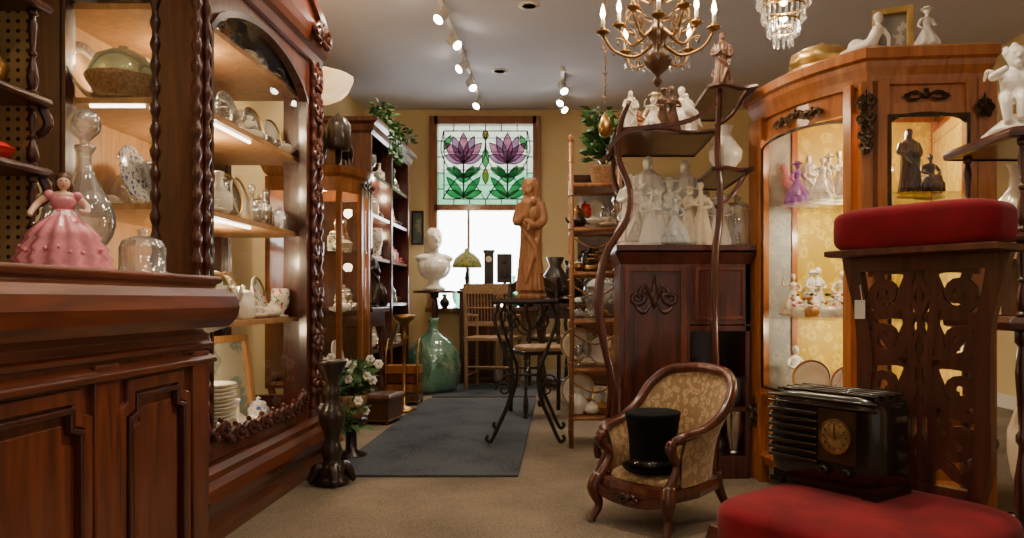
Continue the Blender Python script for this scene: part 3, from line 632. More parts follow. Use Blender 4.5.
b.done('flower_basket',loc=(-1.06,3.86,.0))
b=B(); b.lathe([(.12,0),(.125,.02),(.06,.05),(.02,.08),(.015,.5),(.03,.54),(.015,.58),(.013,1.2),(.028,1.25),(.014,1.3),(.012,1.7),(.03,1.78),(.04,1.83)],BRZ)
b.shell([(.03,1.84),(.08,1.85),(.13,1.875),(.165,1.91),(.185,1.955),(.193,1.98)],ALAB,(0,0,0),32,fold=.015,nf=12)
b.done('torchiere_lamp',loc=(-1.29,4.02,0))
def vitrine2():
    b=B(); P=[(0,0)]+[(.5*t/10,-.09*math.sin(pi*t/10)) for t in range(1,10)]+[(.5,0),(.5,.4),(0,.4)]
    b.mould(P,[(-.02,.30),(.0,.30),(.015,.32),(.0,.34),(.0,.38),(-.02,.38)],HON2); b.prismz(P,.34,.36,HON2)
    b.mould(P,[(-.02,1.42),(0,1.42),(0,1.5),(.02,1.52),(.035,1.56),(-.1,1.56)],HON2); b.prismz(P,1.53,1.56,HON2)
    b.mould(P,[(-.004,.38),(-.004,1.42)],GLASS,capped=False)
    for x,y in ((0,0),(.5,0),(.5,.4),(0,.4),(.17,-.075),(.33,-.075)): b.box(x-.014,x+.014,y-.014,y+.014,.3,1.5,HON2)
    for x,y in ((.01,.01),(.49,.01),(.49,.39),(.01,.39)): b.tube([(x,y,.31),(x,y-.02,.2),(x,y+.01,.08),(x,y-.02,0)],[.022,.02,.012,.018],HON2,8,4)
    b.box(0,.5,.385,.4,.36,1.5,HON2)
    for z in (.72,1.08): b.prismz(P,z,z+.008,GLASS)
    carve(b,T(.25,-.095,1.48),.3,.06,ORN,.008)
    for z in (.362,.73,1.09): ware(b,.05,.46,.0,.08,z,.22,dens=.075); ware(b,.05,.46,.2,.28,z,.25,dens=.08)
    return b
vitrine2().done('bow_front_vitrine',loc=(-1.25,4.30,0),rot=90,bev=.002)
b=B(); b.lathe([(.07,0),(.075,.01),(.03,.03),(.06,.06),(.07,.12),(.06,.2),(.03,.22),(.04,.24),(0,.3)],BLKW,sub=2); b.done('urn',loc=(-1.42,4.4,1.56))
fig('bird',-1.32,4.64,1.56,.3,BRZ,90,'bronze_bird_statue')
b=B(); b.lathe([(.05,0),(.05,.02),(.02,.03),(.02,.12)],BRZ); b.lathe([(.06,.12),(.07,.14),(.07,.26),(.05,.3),(.01,.33),(0,.34)],BLKW,fold=.05,nf=8); b.done('hurricane_lamp',loc=(-1.30,4.46,1.56))
b=B(); b.box(-.25,.25,-.2,.2,.72,.75,MAHD); b.box(-.22,.22,-.17,.17,.62,.72,MAHD)
for x in (-.2,.2):
    for y in (-.15,.15): turned(b,x,y,0,.63,.028,MAHD)
b.box(-.2,.2,-.15,.15,.16,.18,MAHD); b.done('console_table',loc=(-1.42,5.2,0),rot=90,bev=.003)
fig('saint',-1.28,5.12,.75,.42,BRZ,60,'bronze_statue'); fig('seat',-1.32,5.36,.75,.3,BRZ,80,'bronze_figurine')
b=B(); b.box(-.12,.12,-.09,.09,.02,.15,WAL); b.mould([(-.12,-.09),(.12,-.09),(.12,.09),(-.12,.09)],[(0,.15),(.012,.155),(.012,.175),(0,.19),(-.06,.2),(-.09,.2)],WAL)
for z in (.02,.15): b.mould([(-.12,-.09),(.12,-.09),(.12,.09),(-.12,.09)],[(0,z),(.006,z),(.006,z+.015),(0,z+.015)],BRS)
for x in (-.1,.1):
    for y in (-.07,.07): b.ell((x,y,.01),.012,BRS)
b.done('jewellery_chest',loc=(-1.16,4.98,0),rot=80,bev=.003)
W=1.4;D=.42;b=B()
b.box(0,.04,0,D,0,2.1,MAHR); b.box(W-.04,W,0,D,0,2.1,MAHR); b.box(0,W,D-.02,D,0,2.1,MAHR); b.box(0,W,0,D,0,.1,MAHR); b.box(.68,.72,0,D,0,2.1,MAHR)
for z in (.4,.75,1.1,1.42,1.72): b.box(.03,W-.03,.01,D,z,z+.025,MAHR)
b.mould([(0,0),(W,0),(W,D),(0,D)],[(0,2.02),(.02,2.04),(.03,2.08),(.06,2.1),(.06,2.13),(-.2,2.13)],MAHR); b.box(.02,W-.02,.02,D,2.07,2.125,MAHR)
for z in (.426,.776,1.126,1.446,1.746): ware(b,.06,.66,.06,.12,z,.24,(POR,POR,PORC,BRS,SILV,FLOR),.075); ware(b,.74,1.34,.06,.12,z,.24,(POR,PORC,BRS,PINK,CRY),.075)
b.done('bookcase',loc=(-1.38,5.55,0),rot=90,bev=.003)
b=B()
for k in range(9):
    x=.1+k*.13; leafplant(b,x,-.02+R(-.03,.08),.02,.13,.12,26,GRN2 if k%2 else GRN)
for k in range(5):
    x=.1+k*.1; p=[(x,0,.05),(x,-.09,.02),(x+.03,-.11,-.12),(x+.02,-.10,-.26)]; b.tube(p,.004,GRN,4,3)
    for j in range(10): b.leaf((x+R(-.02,.03),-.1,.0-j*.028),(R(-1,1),-.6,R(-.8,.1)),.06,.016,GRN)
b.done('ivy_garland',loc=(-1.38,5.55,2.13),rot=90)
b=B()
for k in range(4): b.box(-.11+.01*k,.11-.01*k,-.13,.13,.03+k*.07,.09+k*.07,(WAL,HON2,MAH,HON)[k])
for x in (-.1,.1):
    for y in (-.12,.12): b.tube([(x,y,0),(x,y,.36),(x*.6,y,.44)],.008,BRS)
b.tube([(-.06,-.12,.44),(0,-.12,.5),(.06,-.12,.44)],.008,BRS,6,3); b.tube([(-.06,.12,.44),(0,.12,.5),(.06,.12,.44)],.008,BRS,6,3)
b.done('magazine_rack',loc=(-1.2,5.85,0),rot=90,bev=.003)
b=B(); b.lathe([(.09,0),(.1,.015),(.04,.03),(.012,.05),(.012,.5),(.03,.53),(.012,.56),(.012,.62),(.07,.66),(.08,.69),(0,.7)],BRS); b.done('brass_smoking_stand',loc=(-1.12,5.46,0))
b=B(); frame(b,.12,.34,.02,BLKW,PIC2); b.done('picture_frame',loc=(-1.42,RYF-.012,1.35),bev=.002)
b=B(); b.shell([(.0,.01),(.15,.0),(.2,.03),(.235,.12),(.242,.24),(.215,.36),(.14,.46),(.06,.51),(.04,.54),(.036,.6),(.046,.605),(.046,.64),(.036,.642)],GREENG,(0,0,0),32); b.done('demijohn',loc=(-1.10,6.60,0.0))
b=B(); b.lathe([(.2,.865),(.205,.875),(.2,.89),(0,.89)],MAHD,seg=32); turned(b,0,0,.15,.87,.05,MAHD)
for k in range(3):
    a=k*2.094; c,s_=math.cos(a),math.sin(a); b.tube([(c*.02,s_*.02,.2),(c*.12,s_*.12,.16),(c*.2,s_*.2,.03),(c*.23,s_*.23,.016)],[.025,.022,.016,.016],MAHD,8,4)
b.done('pedestal_table',loc=(-1.19,7.22,0))
def bust(b,m):
    b.lathe([(.09,0),(.095,.02),(.05,.05),(.045,.09),(.06,.11)],m,seg=20)
    b.ell((0,0,.2),(.15,.085,.12),m); b.ell((0,-.04,.2),(.11,.07,.09),m); b.ell((0,0,.27),(.17,.07,.05),m); head(b,0,-.01,.43,.08)
    b.tube([(0,.03,.5),(0,.09,.4),(0,.08,.25)],[.05,.07,.06],m,8,3)
bb=B(); bust(bb,POR); FM['bust']=to_mesh(bb,'bust_mesh',.009); fig('bust',-1.19,7.2,.89,1.12,POR,25,'marble_bust')
b=B(); b.box(-.16,.16,-.15,.15,.05,.86,MAHD); b.box(-.18,.18,-.17,.17,.86,.89,MAHD); b.ribbon([(-.11,.12),(.11,.12),(.11,.8),(-.11,.8)],.02,-.16,-.148,MAH,True); b.box(-.17,.17,-.16,.16,0,.06,MAHD); b.done('side_cabinet',loc=(-.79,7.33,0),bev=.003)
b=B(); b.lathe([(.07,0),(.075,.015),(.03,.03),(.015,.06),(.025,.12),(.012,.18),(.012,.26)],BRZ); b.lathe([(.14,.22),(.145,.235),(.12,.3),(.07,.35),(.03,.37),(.02,.4),(0,.41)],TIFF,seg=24); b.ell((0,0,.25),.03,BULB); b.done('stained_glass_lamp',loc=(-.89,7.28,.89))
b=B(); b.box(-.06,.06,-.06,.06,0,.02,BLKW); b.box(-.045,.045,-.04,.04,.02,.36,BLKW); b.box(-.055,.055,-.05,.05,.36,.39,BLKW); b.lathe([(.03,0),(.03,.004)],PORC,M=T(0,-.042,.3)@RX(90)); b.done('mantel_clock',loc=(-.68,7.3,.89),bev=.003)
b=B()
for x in (-.2,.2):
    b.tube([(x,.2,0),(x,.2,.45),(x,.25,.9)],.018,WICK,8,3); b.tube([(x,-.2,0),(x,-.2,.44)],.018,WICK)
    b.tube([(x,.2,.12),(x,-.2,.12)],.01,WICK); b.tube([(x,.22,.66),(x,-.19,.64)],.014,WICK); b.tube([(x,-.19,.64),(x,-.2,.44)],.014,WICK)
b.box(-.22,.22,-.22,.22,.43,.46,WICK); b.box(-.21,.21,.235,.26,.84,.93,WICK); b.box(-.2,.2,.21,.23,.56,.6,WICK)
for i in range(13): b.tube([(-.17+i*.028,.22,.58),(-.17+i*.028,.245,.86)],.006,WICK,6)
b.tube([(-.2,.235,.72),(.2,.235,.72)],.008,WICK)
b.tube([(-.2,-.2,.15),(.2,-.2,.15)],.01,WICK); b.tube([(-.2,.2,.2),(.2,.2,.2)],.01,WICK)
b.done('wicker_armchair',loc=(-.60,6.85,.012),rot=172,bev=.003)
b=B(); b.box(-.2,.2,-.14,.14,.7,.73,WAL)
for x in (-.16,.16):
    for y in (-.1,.1): turned(b,x,y,0,.7,.022,WAL)
vase(b,-.1,0,.73,.3,GREENG,2); jar(b,.04,0,.73,.24,BRZ); b.lathe([(.05,0),(.015,.03),(.012,.3),(.03,.33)],BRS,(.13,0,.73)); b.lathe([(.09,.3),(.05,.46)],PORC,(.13,0,.73))
b.done('plant_table',loc=(-.36,7.36,0),bev=.002)
b=B()
for k in range(7): vase(b,-.42+k*.13,0,0,R(.12,.26),(BRZ,GREENG,BLKW,PURP,AMB)[k%5],k)
b.done('sill_bottles',loc=(-.72,7.515,.72))
# tall speaker stand silhouette near the window
b=B(); b.box(-.09,.09,-.09,.09,0,.03,BLKW); b.box(-.015,.015,-.015,.015,.03,.95,BLKW); b.box(-.07,.07,-.06,.06,.95,1.22,BLKW); b.lathe([(.045,0),(.045,.004)],IRON,M=T(0,-.062,1.03)@RX(90)); b.lathe([(.025,0),(.025,.004)],IRON,M=T(0,-.062,1.15)@RX(90)); b.done('speaker_on_stand',loc=(-.52,7.15,.012),bev=.003)
# ================================================================ CENTER
b=B(); WX,WY=.175,.26
b.box(-WX,WX,-WY,WY,.785,.8,MAHD); b.tube([(-WX,-WY,.78),(WX,-WY,.78),(WX,WY,.78),(-WX,WY,.78),(-WX,-WY,.78)],.010,IRON)
for sx in (1,-1):
    for sy in (1,-1):
        x,y=sx*WX*.8,sy*WY*.85
        b.tube([(x,y,.78),(x+sx*.03,y,.68),(x-sx*.02,y,.52),(x-sx*.07,y,.38),(x-sx*.05,y,.24),(x+sx*.0,y,.12),(x+sx*.035,y,.04),(x+sx*.055,y,.012),(x+sx*.075,y,.03),(x+sx*.065,y,.05)],[.009,.010,.011,.010,.009],IRON,8,4)
        b.tube([(x-sx*.02,y,.74)]+[(px,y,pz) for px,pz in spiral(x-sx*.06,.66,.05,1.2,pi/2,14,-sx)],.006,IRON,6)
        b.tube([(px,y,pz) for px,pz in spiral(x-sx*.02,.30,.045,1.3,0,14,sx)],.006,IRON,6)
for sy in (1,-1): b.tube([(-.07,sy*.22,.38),(.07,sy*.22,.38)],.007,IRON)
b.tube([(0,-.22,.38),(0,.22,.38)],.007,IRON)
for sy in (1,-1): b.tube([(-.12,sy*.22,.76),(0,sy*.22,.6),(.12,sy*.22,.76)],.006,IRON,6,4)
b.done('wrought_iron_console',loc=(-.19,4.4,0.008),bev=0)
fig('bigsaint',-.17,4.42,.808,.73,STW,-15,'carved_wooden_statue')
b=B(); b.box(-.42,.42,-.3,.3,.74,.77,MAHD); b.box(-.38,.38,-.26,.26,.66,.74,MAHD)
for x in (-.36,.36):
    for y in (-.24,.24): turned(b,x,y,0,.67,.035,MAHD)
b.tube([(-.36,-.24,.15),(.36,.24,.15)],.015,MAHD); b.tube([(.36,-.24,.15),(-.36,.24,.15)],.015,MAHD); b.done('dining_table',loc=(.22,5.95,0),bev=.003)
b=B(); ware(b,-.4,.4,-.2,.0,0,.3,(BRZ,BRS,CRY,GRYP),.08); ware(b,-.4,.4,.0,.2,0,.4,(BRZ,BRS,BLKW,PORC),.08); b.done('table_ornaments',loc=(.22,5.95,.77))
for (x,y,r) in ((-.12,5.3,20),(-.05,6.9,200)):
    b=B()
    for sx in (-.18,.18):
        b.tube([(sx,.18,0),(sx,.17,.45),(sx*.95,.22,.92)],.016,BLKW,8,3); turned(b,sx,-.18,0,.43,.02,BLKW)
    b.box(-.2,.2,-.2,.2,.43,.455,BLKW); b.cush((0,0,.465),(.18,.18,.025),WICK,4)
    b.ribbon([(-.17,.88),(-.08,.93),(0,.95),(.08,.93),(.17,.88)],.06,.2,.225,BLKW,sub=4); b.ribbon([(-.05,.5),(-.03,.6),(-.06,.72),(-.03,.88)],.025,.185,.21,BLKW,sub=4); b.ribbon([(.05,.5),(.03,.6),(.06,.72),(.03,.88)],.025,.185,.21,BLKW,sub=4)
    b.done('side_chair',loc=(x,y,.0),rot=r,bev=.002)
b=B(); b.box(-.35,.35,-.2,.2,0,.85,WAL); b.box(-.37,.37,-.22,.22,.85,.88,WAL)
for x in (-.17,.17): b.ribbon([(x-.13,.1),(x+.13,.1),(x+.13,.75),(x-.13,.75)],.025,-.215,-.2,MAH,True)
b.box(-.33,-.3,-.15,.2,.88,1.9,WAL); b.box(.3,.33,-.15,.2,.88,1.9,WAL); b.box(-.33,.33,.18,.2,.88,1.9,WAL)
for z in (1.2,1.55,1.88): b.box(-.33,.33,-.15,.2,z,z+.02,WAL)
for z in (.88,1.221,1.571): ware(b,-.3,.3,-.08,.1,z,.25,(POR,BRS,PORC,REDG),.1)
b.mould([(-.35,-.17),(.35,-.17),(.35,.2),(-.35,.2)],[(0,1.9),(.03,1.93),(.04,1.97),(-.1,1.98)],WAL); b.done('dresser',loc=(.50,7.32,0),bev=.003)
# cane etagere
b=B()
posts=[(0,0),(.26,0),(0,.34),(.26,.34)]
for (x,y) in posts:
    ht=1.66 if y==0 else 1.5
    b.tube([(x,y,0),(x+.006,y,ht*.5),(x,y,ht)],.0125,BAMB,8)
    for k in range(9): b.ell((x,y,.1+k*ht/9.2),(.017,.017,.007),BAMB,None,8,6)
    b.ell((x,y,ht+.01),(.018,.018,.024),BAMB)
for z in (.16,.42,.68,.94,1.18,1.42):
    b.box(0,.26,0,.34,z,z+.014,BAMB)
    for (a,c) in ((0,1),(1,3),(3,2),(2,0)): b.tube([(*posts[a],z),(*posts[c],z)],.011,BAMB,8)
    if z<1.4: ware(b,.0,.26,.04,.1,z+.02,.17,(POR,PORC,BRS,CRY,AMB,WICK,BRZ),.06); ware(b,.0,.26,.2,.28,z+.02,.2,(POR,PORC,BRS,CRY,GRYP,BRZ),.065)
for z in (.22,.48,.74,1.0): b.tube([(0,0,z+.14),(.13,0,z+.08),(.26,0,z+.14)],.006,BAMB,6,4)
b.done('cane_etagere',loc=(.06,4.1,0),bev=.0)
b=B(); b.shell([(.05,0),(.06,.02),(.075,.10),(.08,.11)],WICK); b.lathe([(0,.09),(.07,.10)],BLKW,seg=12); leafplant(b,0,0,.10,.15,.36,190,GRN); b.done('potted_ivy',loc=(.24,4.27,1.435))
# music cabinet
b=B(); X0,X1=-.29,.29
b.box(X0,X1,-.2,.2,.0,.1,MAHR); b.box(X0,.02,-.2,.2,.1,1.02,MAHR); b.box(.02,X1,.18,.2,.1,1.02,MAHR); b.box(X1-.02,X1,-.2,.2,.1,1.02,MAHR)
b.box(.02,X1,-.2,.2,.66,.685,MAHR); b.box(.02,X1,-.2,.2,.3,.32,MAHR); b.box(.02,X1,-.2,.19,.69,1.0,MAHR)
b.box(X0-.02,X1+.02,-.23,.2,1.02,1.045,MAHR); b.mould([(X0,-.2),(X1,-.2),(X1,.2),(X0,.2)],[(0,.96),(.01,.98),(.025,1.01),(0,1.02)],MAHR)
b.ribbon([(X0+.03,.14),(-.01,.14),(-.01,.94),(X0+.03,.94)],.025,-.212,-.198,MAH,True); b.prism([(X0+.06,.17),(-.04,.17),(-.04,.91),(X0+.06,.91)],-.204,-.19,MAHR)
carve(b,T(-.14,-.2,.82),.2,.18,MAHD,.012)
b.ribbon([(.05,.72),(.26,.72),(.26,.94),(.05,.94)],.015,-.208,-.198,MAH,True)
b.shell([(.03,.0),(.035,.008),(.012,.02),(.02,.05),(.05,.09),(.055,.16),(.06,.17)],SILV,(.12,-.1,.32)); b.shell([(.04,0),(.06,.04),(.065,.12)],CRY,(.22,-.1,.32)); ware(b,.02,.27,-.14,-.05,.1,.16,(BRS,BRZ,SILV),.09)
b.shell([(.04,0),(.03,.01),(.05,.08),(.062,.16),(.064,.20)],SILV,(.235,-.12,.105)); b.box(.06,.24,-.1,.1,.686,.69,PAPER)
b.done('music_cabinet',loc=(.56,3.6,0),bev=.003)
# serpentine etagere
b=B()
def spost(x,y,zt,bow):
    b.tube([(x-.02*bow,y,0),(x-.03*bow,y,.06),(x+.02*bow,y,.2),(x+.035*bow,y,.4),(x-.01*bow,y,.62),(x-.03*bow,y,.82),(x+.0*bow,y,1.0),(x+.09*bow,y,1.15),(x+.10*bow,y,1.28),(x+.05*bow,y,1.42),(x+.06*bow,y,1.55),(x+.1*bow,y,zt)],[.024,.018,.016,.015,.017,.018,.016,.014,.014,.012,.01],MAHR,10,4)
spost(.2,3.28,1.66,1); spost(.67,3.28,1.74,.2); spost(.22,3.86,1.66,1); spost(.82,3.86,1.8,-.1)
def wav(x0,x1,y0,y1,z,a=.03,t=.013):
    n=16; f=[(x0+(x1-x0)*i/n,y0-a*math.sin(2*pi*i/n)) for i in range(n+1)]
    P=f+[(x1,y1),(x0,y1)]; b.prismz(P,z,z+t,MAHR); b.mould(P,[(-.004,z-.005),(.005,z-.003),(.008,z+.005),(.005,z+t+.002),(-.004,z+t+.003)],MAHD)
wav(.24,.68,3.30,3.86,1.53,.04); wav(.27,.46,3.72,3.86,1.30,.01)
wav(.66,.83,3.28,3.86,1.36); wav(.64,.84,3.26,3.86,1.71)
b.ribbon([(.2,1.50),(.27,1.545),(.36,1.57),(.45,1.60),(.56,1.64),(.66,1.72)],.022,3.85,3.87,MAHR,sub=4)
b.ribbon([(.2,1.44),(.28,1.52),(.42,1.545),(.56,1.57),(.67,1.64)],.018,3.245,3.265,MAHR,sub=4)
b.tube([(.67,3.28,1.2),(.74,3.28,1.25),(.8,3.28,1.34)],.01,MAHR,8,3); b.tube([(.67,3.28,1.55),(.74,3.28,1.6),(.8,3.28,1.7)],.01,MAHR,8,3)
b.done('serpentine_etagere',origin=(.5,3.55,0),bev=0)
for k,x,y,h,m in (('mother',.32,3.46,.34,POR),('couple',.425,3.45,.27,POR),('lady',.52,3.43,.24,GRYP),('couple',.615,3.45,.30,PORC),('seat',.33,3.62,.25,GRYP),('saint',.42,3.63,.46,POR),('hat',.52,3.6,.36,POR),('saint',.60,3.64,.44,POR),('lady',.70,3.64,.30,PORC),('bird',.80,3.68,.29,POR),('couple',.735,3.48,.25,POR)):
    fig(k,x,y,1.045,h,m,R(-30,30))
for k,x,y,h,m in (('mother',.32,3.44,.21,POR),('lady',.41,3.38,.17,POR),('couple',.49,3.46,.24,WAL),('bird',.58,3.40,.19,POR),('cherub',.36,3.66,.22,STW),('seat',.58,3.62,.28,POR),('hat',.46,3.68,.28,PORC)):
    fig(k,x,y,1.544,h,m,R(-30,30))
fig('saint',.73,3.42,1.725,.29,WAL,-10,'wooden_figurine'); fig('seat',.77,3.64,1.725,.24,WAL,20,'wooden_figurine')
b=B(); vase(b,0,0,0,.2,POR,0); b.done('porcelain_vase',loc=(.74,3.4,1.375)); fig('lady',.77,3.62,1.375,.25,GRYP,0)
b=B(); jar(b,0,0,0,.24,CRY); b.done('glass_urn',loc=(.815,3.5,1.0455))
# ================================================================ RIGHT: vitrine
A=Vector((.886,3.42));Bp=Vector((1.134,2.80));C=Vector((1.54,2.76));Dp=Vector((1.70,3.45))
path=[]
nn=Vector(((Bp-A).y,-(Bp-A).x)).normalized()
for i in range(11): t=i/10; p=A.lerp(Bp,t)+nn*.05*math.sin(pi*t); path.append((p.x,p.y))
path+=[(C.x,C.y),(Dp.x,Dp.y)]
b=B()
b.mould(path,[(-.02,.08),(.01,.08),(.02,.12),(0,.14),(0,.34),(.012,.36),(.018,.39),(0,.405),(-.02,.405)],HON); b.prismz(path,.37,.39,HON)
b.mould(path,[(-.02,1.50),(0,1.50),(0,1.585),(.01,1.59),(.018,1.62),(.03,1.65),(.034,1.67),(.045,1.68),(.045,1.715),(.03,1.725),(-.06,1.725)],HON); b.prismz(path,1.69,1.722,HON)
b.mould(path,[(-.006,.40),(-.006,1.5)],GLASS,False,capped=False)
def vpost(p,d,w=.03,m=HON):
    ang=math.degrees(math.atan2(d[1],d[0])); b.box(-w,w,-.022,.022,.0,1.6,m,T(p[0],p[1])@RZ(ang))
vpost(A,Bp-A); vpost(path[1],Bp-A,.012); vpost(Bp,(C-Bp)); vpost(path[9],Bp-A,.02); vpost(Bp+(C-Bp)*.1,C-Bp,.03); vpost(C,C-Bp,.035); vpost(C-(C-Bp)*.12,C-Bp,.02); vpost(Dp,C-Dp)
FR=.20  # share of the back given the painted reflection
bk=Dp-A; ab=math.degrees(math.atan2(bk.y,bk.x)); b.box(0,bk.length*FR,-.02,0,.4,1.6,GREYREFL,T(A.x,A.y)@RZ(ab)); b.box(bk.length*FR,bk.length,-.02,0,.4,1.6,GOLDB,T(A.x,A.y)@RZ(ab)); b.box(0,bk.length,0,.015,.1,1.7,HON2,T(A.x,A.y)@RZ(ab))
b.box(bk.length*FR-.012,bk.length*FR+.012,-.03,-.018,.4,1.6,HON,T(A.x,A.y)@RZ(ab))
cd=Dp-C; ac=math.degrees(math.atan2(cd.y,cd.x)); b.box(.03,cd.length-.03,.0,.015,.4,1.55,GOLDB,T(C.x,C.y)@RZ(ac))
def archhead(P0,P1,z,h,bow=0):
    d=P1-P0; l=d.length; M=T(P0.x,P0.y)@RZ(math.degrees(math.atan2(d.y,d.x)))
    pts=[(0,z+h)]+[(l*t/12,z-h*.9*(1-math.sin(pi*t/12)**.5)) for t in range(13)]+[(l,z+h)]
    b.prism(pts,-.012-bow,.0-bow,HON,M); b.ribbon(pts[1:-1],.01,-.02-bow,-.01-bow,ORN,M=M)
archhead(Bp+(C-Bp)*.16,C-(C-Bp)*.16,1.48,.04)
M=T(Bp.x,Bp.y)@RZ(math.degrees(math.atan2((C-Bp).y,(C-Bp).x))); l=(C-Bp).length
b.ribbon([(l*.17,.42),(l*.84,.42),(l*.84,1.47),(l*.17,1.47)],.012,-.03,-.02,ORN,True,M=M)
carve(b,M@T(l*.5,-.006,1.55),l*.45,.045,ORN,.006)
for zz,ww in ((1.53,.05),(1.47,.045),(1.41,.035),(1.37,.025)): carve(b,T(Bp.x,Bp.y)@RZ(-32)@T(.0,-.03,zz),ww*1.2,.08,ORN,.007)
carve(b,M@T(l*.97,-.03,1.5),.05,.09,ORN,.008)
def along(t): i=min(int(t*10),9); a=Vector(path[i]);c=Vector(path[i+1]); return a.lerp(c,t*10-i),c-a
for t in (.36,.5,.64):
    p,d=along(t); carve(b,T(p.x,p.y)@RZ(math.degrees(math.atan2(d.y,d.x)))@T(0,-.006,1.54+.012*(1-abs(t-.5)*6)),.12,.045,ORN,.006)
pts=[]
for k in range(21):
    t=.12+.78*k/20; p,d=along(t); q=p+nn*.012; pts.append((q.x,q.y,1.49-.03*(1-math.sin(pi*k/20)**.5)))
b.tube(pts,.006,ORN,6)
b.tube([(path[i][0]+nn.x*.01,path[i][1]+nn.y*.01,.42) for i in range(1,10)],.006,ORN,6)
for t in (.12,.9):
    p,d=along(t); q=p+nn*.012; b.tube([(q.x,q.y,.42),(q.x,q.y,1.46)],.006,ORN,6)
for p in (A,Bp,C): carve(b,T(p.x,p.y)@RZ(-40)@T(0,-.03,.3),.08,.14,ORN,.010)
for z in (.72,1.19): b.prismz([(p[0]*.985+.018,p[1]*.985+.046) for p in path],z,z+.008,GLASS)
b.box(1.2,1.5,2.83,2.842,1.495,1.507,STRIP)
b.done('corner_vitrine',origin=(1.3,3.1,0),bev=.0025)
for k,x,y,z,h,m in (('hat',1.00,3.20,1.198,.2,PURP),('lady',1.07,3.10,1.198,.2,POR),('couple',1.14,3.16,1.198,.23,PORC),('saint',1.08,3.30,1.198,.24,POR),('seat',1.15,3.02,1.198,.18,POR),('lady',1.22,3.08,1.198,.22,POR),('bird',1.0,3.32,1.198,.2,PINK),('saint',1.36,2.96,1.198,.28,BRZ),('seat',1.45,2.98,1.198,.18,BRZ),('couple',1.34,3.2,1.198,.25,PORC),('seat',1.02,3.3,.39,.22,POR),
    ('lady',1.00,3.26,.729,.2,PORC),('couple',1.10,3.28,.729,.22,POR),('seat',1.19,3.2,.729,.2,PORC),('bird',1.28,3.12,.729,.2,POR)): fig(k,x,y,z,h,m,R(-30,30))
b=B()
for k in range(6):
    x,y=1.0+.045*k,3.17-.045*k+R(-.01,.03); b.lathe([(.03,0),(.035,.01),(.04,.03),(.02,.045)],(PORC,AMB,POR)[k%3],(x,y,.729),14)
    for j in range(12): b.ell((x+R(-.03,.03),y+R(-.03,.03),.729+R(.045,.10)),(R(.007,.012),R(.007,.012),R(.005,.009)),(PINK,WHF,AMB,GRN2,PORC,WHF,GRN,PORC,AMB)[random.randint(0,8)],None,8,5)
b.done('china_flower_baskets')
b=B(); plate_up(b,1.14,2.99,.391,.075,FLOR,-20,GILT); plate_up(b,1.05,3.16,.391,.08,PORC,-30,GILT); tureen(b,1.30,2.98,.391,.07,POR,GILT); teapot(b,1.2,3.2,.391,.06,PORC); b.done('china_plates')
ZT=1.7255
b=B(); b.lathe([(0,0),(.12,0),(.17,.02),(.175,.03),(.165,.03),(.12,.008),(0,.008)],BRS,seg=32,sy=.7,fold=.02,nf=16); b.tube([(.16,0,.02),(.2,0,.05),(.17,.03,.03)],.008,BRS,6,3); b.tube([(-.16,0,.02),(-.2,0,.05),(-.17,.03,.03)],.008,BRS,6,3)
b.lathe([(.1,.01),(.13,.05),(.12,.09),(.06,.12),(.02,.13),(0,.15)],GILT,seg=24,fold=.06,nf=12); b.done('brass_tureen_tray',loc=(1.09,3.16,ZT),rot=-60)
fig('recline',1.175,2.92,ZT,.22,POR,150)
fig('hat',1.39,2.88,ZT,.20,POR,10)
b=B(); b.M=RX(-12); frame(b,.15,.23,.025,GILT,PIC3); b.prism([(-.02,0),(.02,0),(.0,.18)],.01,.05,GILT); b.done('gilt_photo_frame',loc=(1.30,2.97,ZT),rot=-25,bev=.002)
# ================================================================ RIGHT: near etagere
b=B()
for z,t in ((.10,.03),(.72,.03),(.96,.02),(1.24,.025)): 
    P=[(0,0),(.05,-.03),(.3,-.04),(.5,-.03),(.5,.34),(0,.34)]; b.prismz(P,z,z+t,MAHD); b.mould(P,[(0,z-.004),(.01,z),(.012,z+t*.6),(0,z+t+.003)],MAHD)
for x in (.04,.46):
    for y in (.02,.3):
        b.tube([(x,y,0),(x,y,.1)],.02,MAHD); turned(b,x,y,.13,.72,.024,MAHD); turned(b,x,y,.75,.96,.018,MAHD); turned(b,x,y,.98,1.24,.016,MAHD)
b.done('turned_etagere',loc=(1.22,2.05,0),bev=.002)
fig('cherub',1.345,2.19,1.268,.3,POR,-15,'cherub_statue')
b=B(); b.lathe([(.04,0),(.05,.01),(.06,.05),(.05,.10),(.02,.14),(.018,.19),(.028,.21)],PORC,sub=2); b.tube([(.02,0,.18),(.06,0,.15),(.05,0,.06)],.006,PORC,6,4); b.lathe([(.035,0),(.035,.16),(.0,.17)],GILT,(.09,.03,0)); b.done('porcelain_ewer',loc=(1.32,2.2,.983))
b=B(); b.box(-.04,.10,-.06,.06,0,.16,WAL); b.box(-.05,.11,-.07,.07,.15,.165,WAL); b.done('wooden_box',loc=(1.35,2.2,.7535),bev=.003)
b=B(); b.lathe([(.08,0),(.09,.02),(.06,.06),(.09,.15),(.1,.28),(.05,.42),(.04,.5),(.07,.52)],PORC,sub=2); b.done('floor_vase',loc=(1.42,2.22,.133))
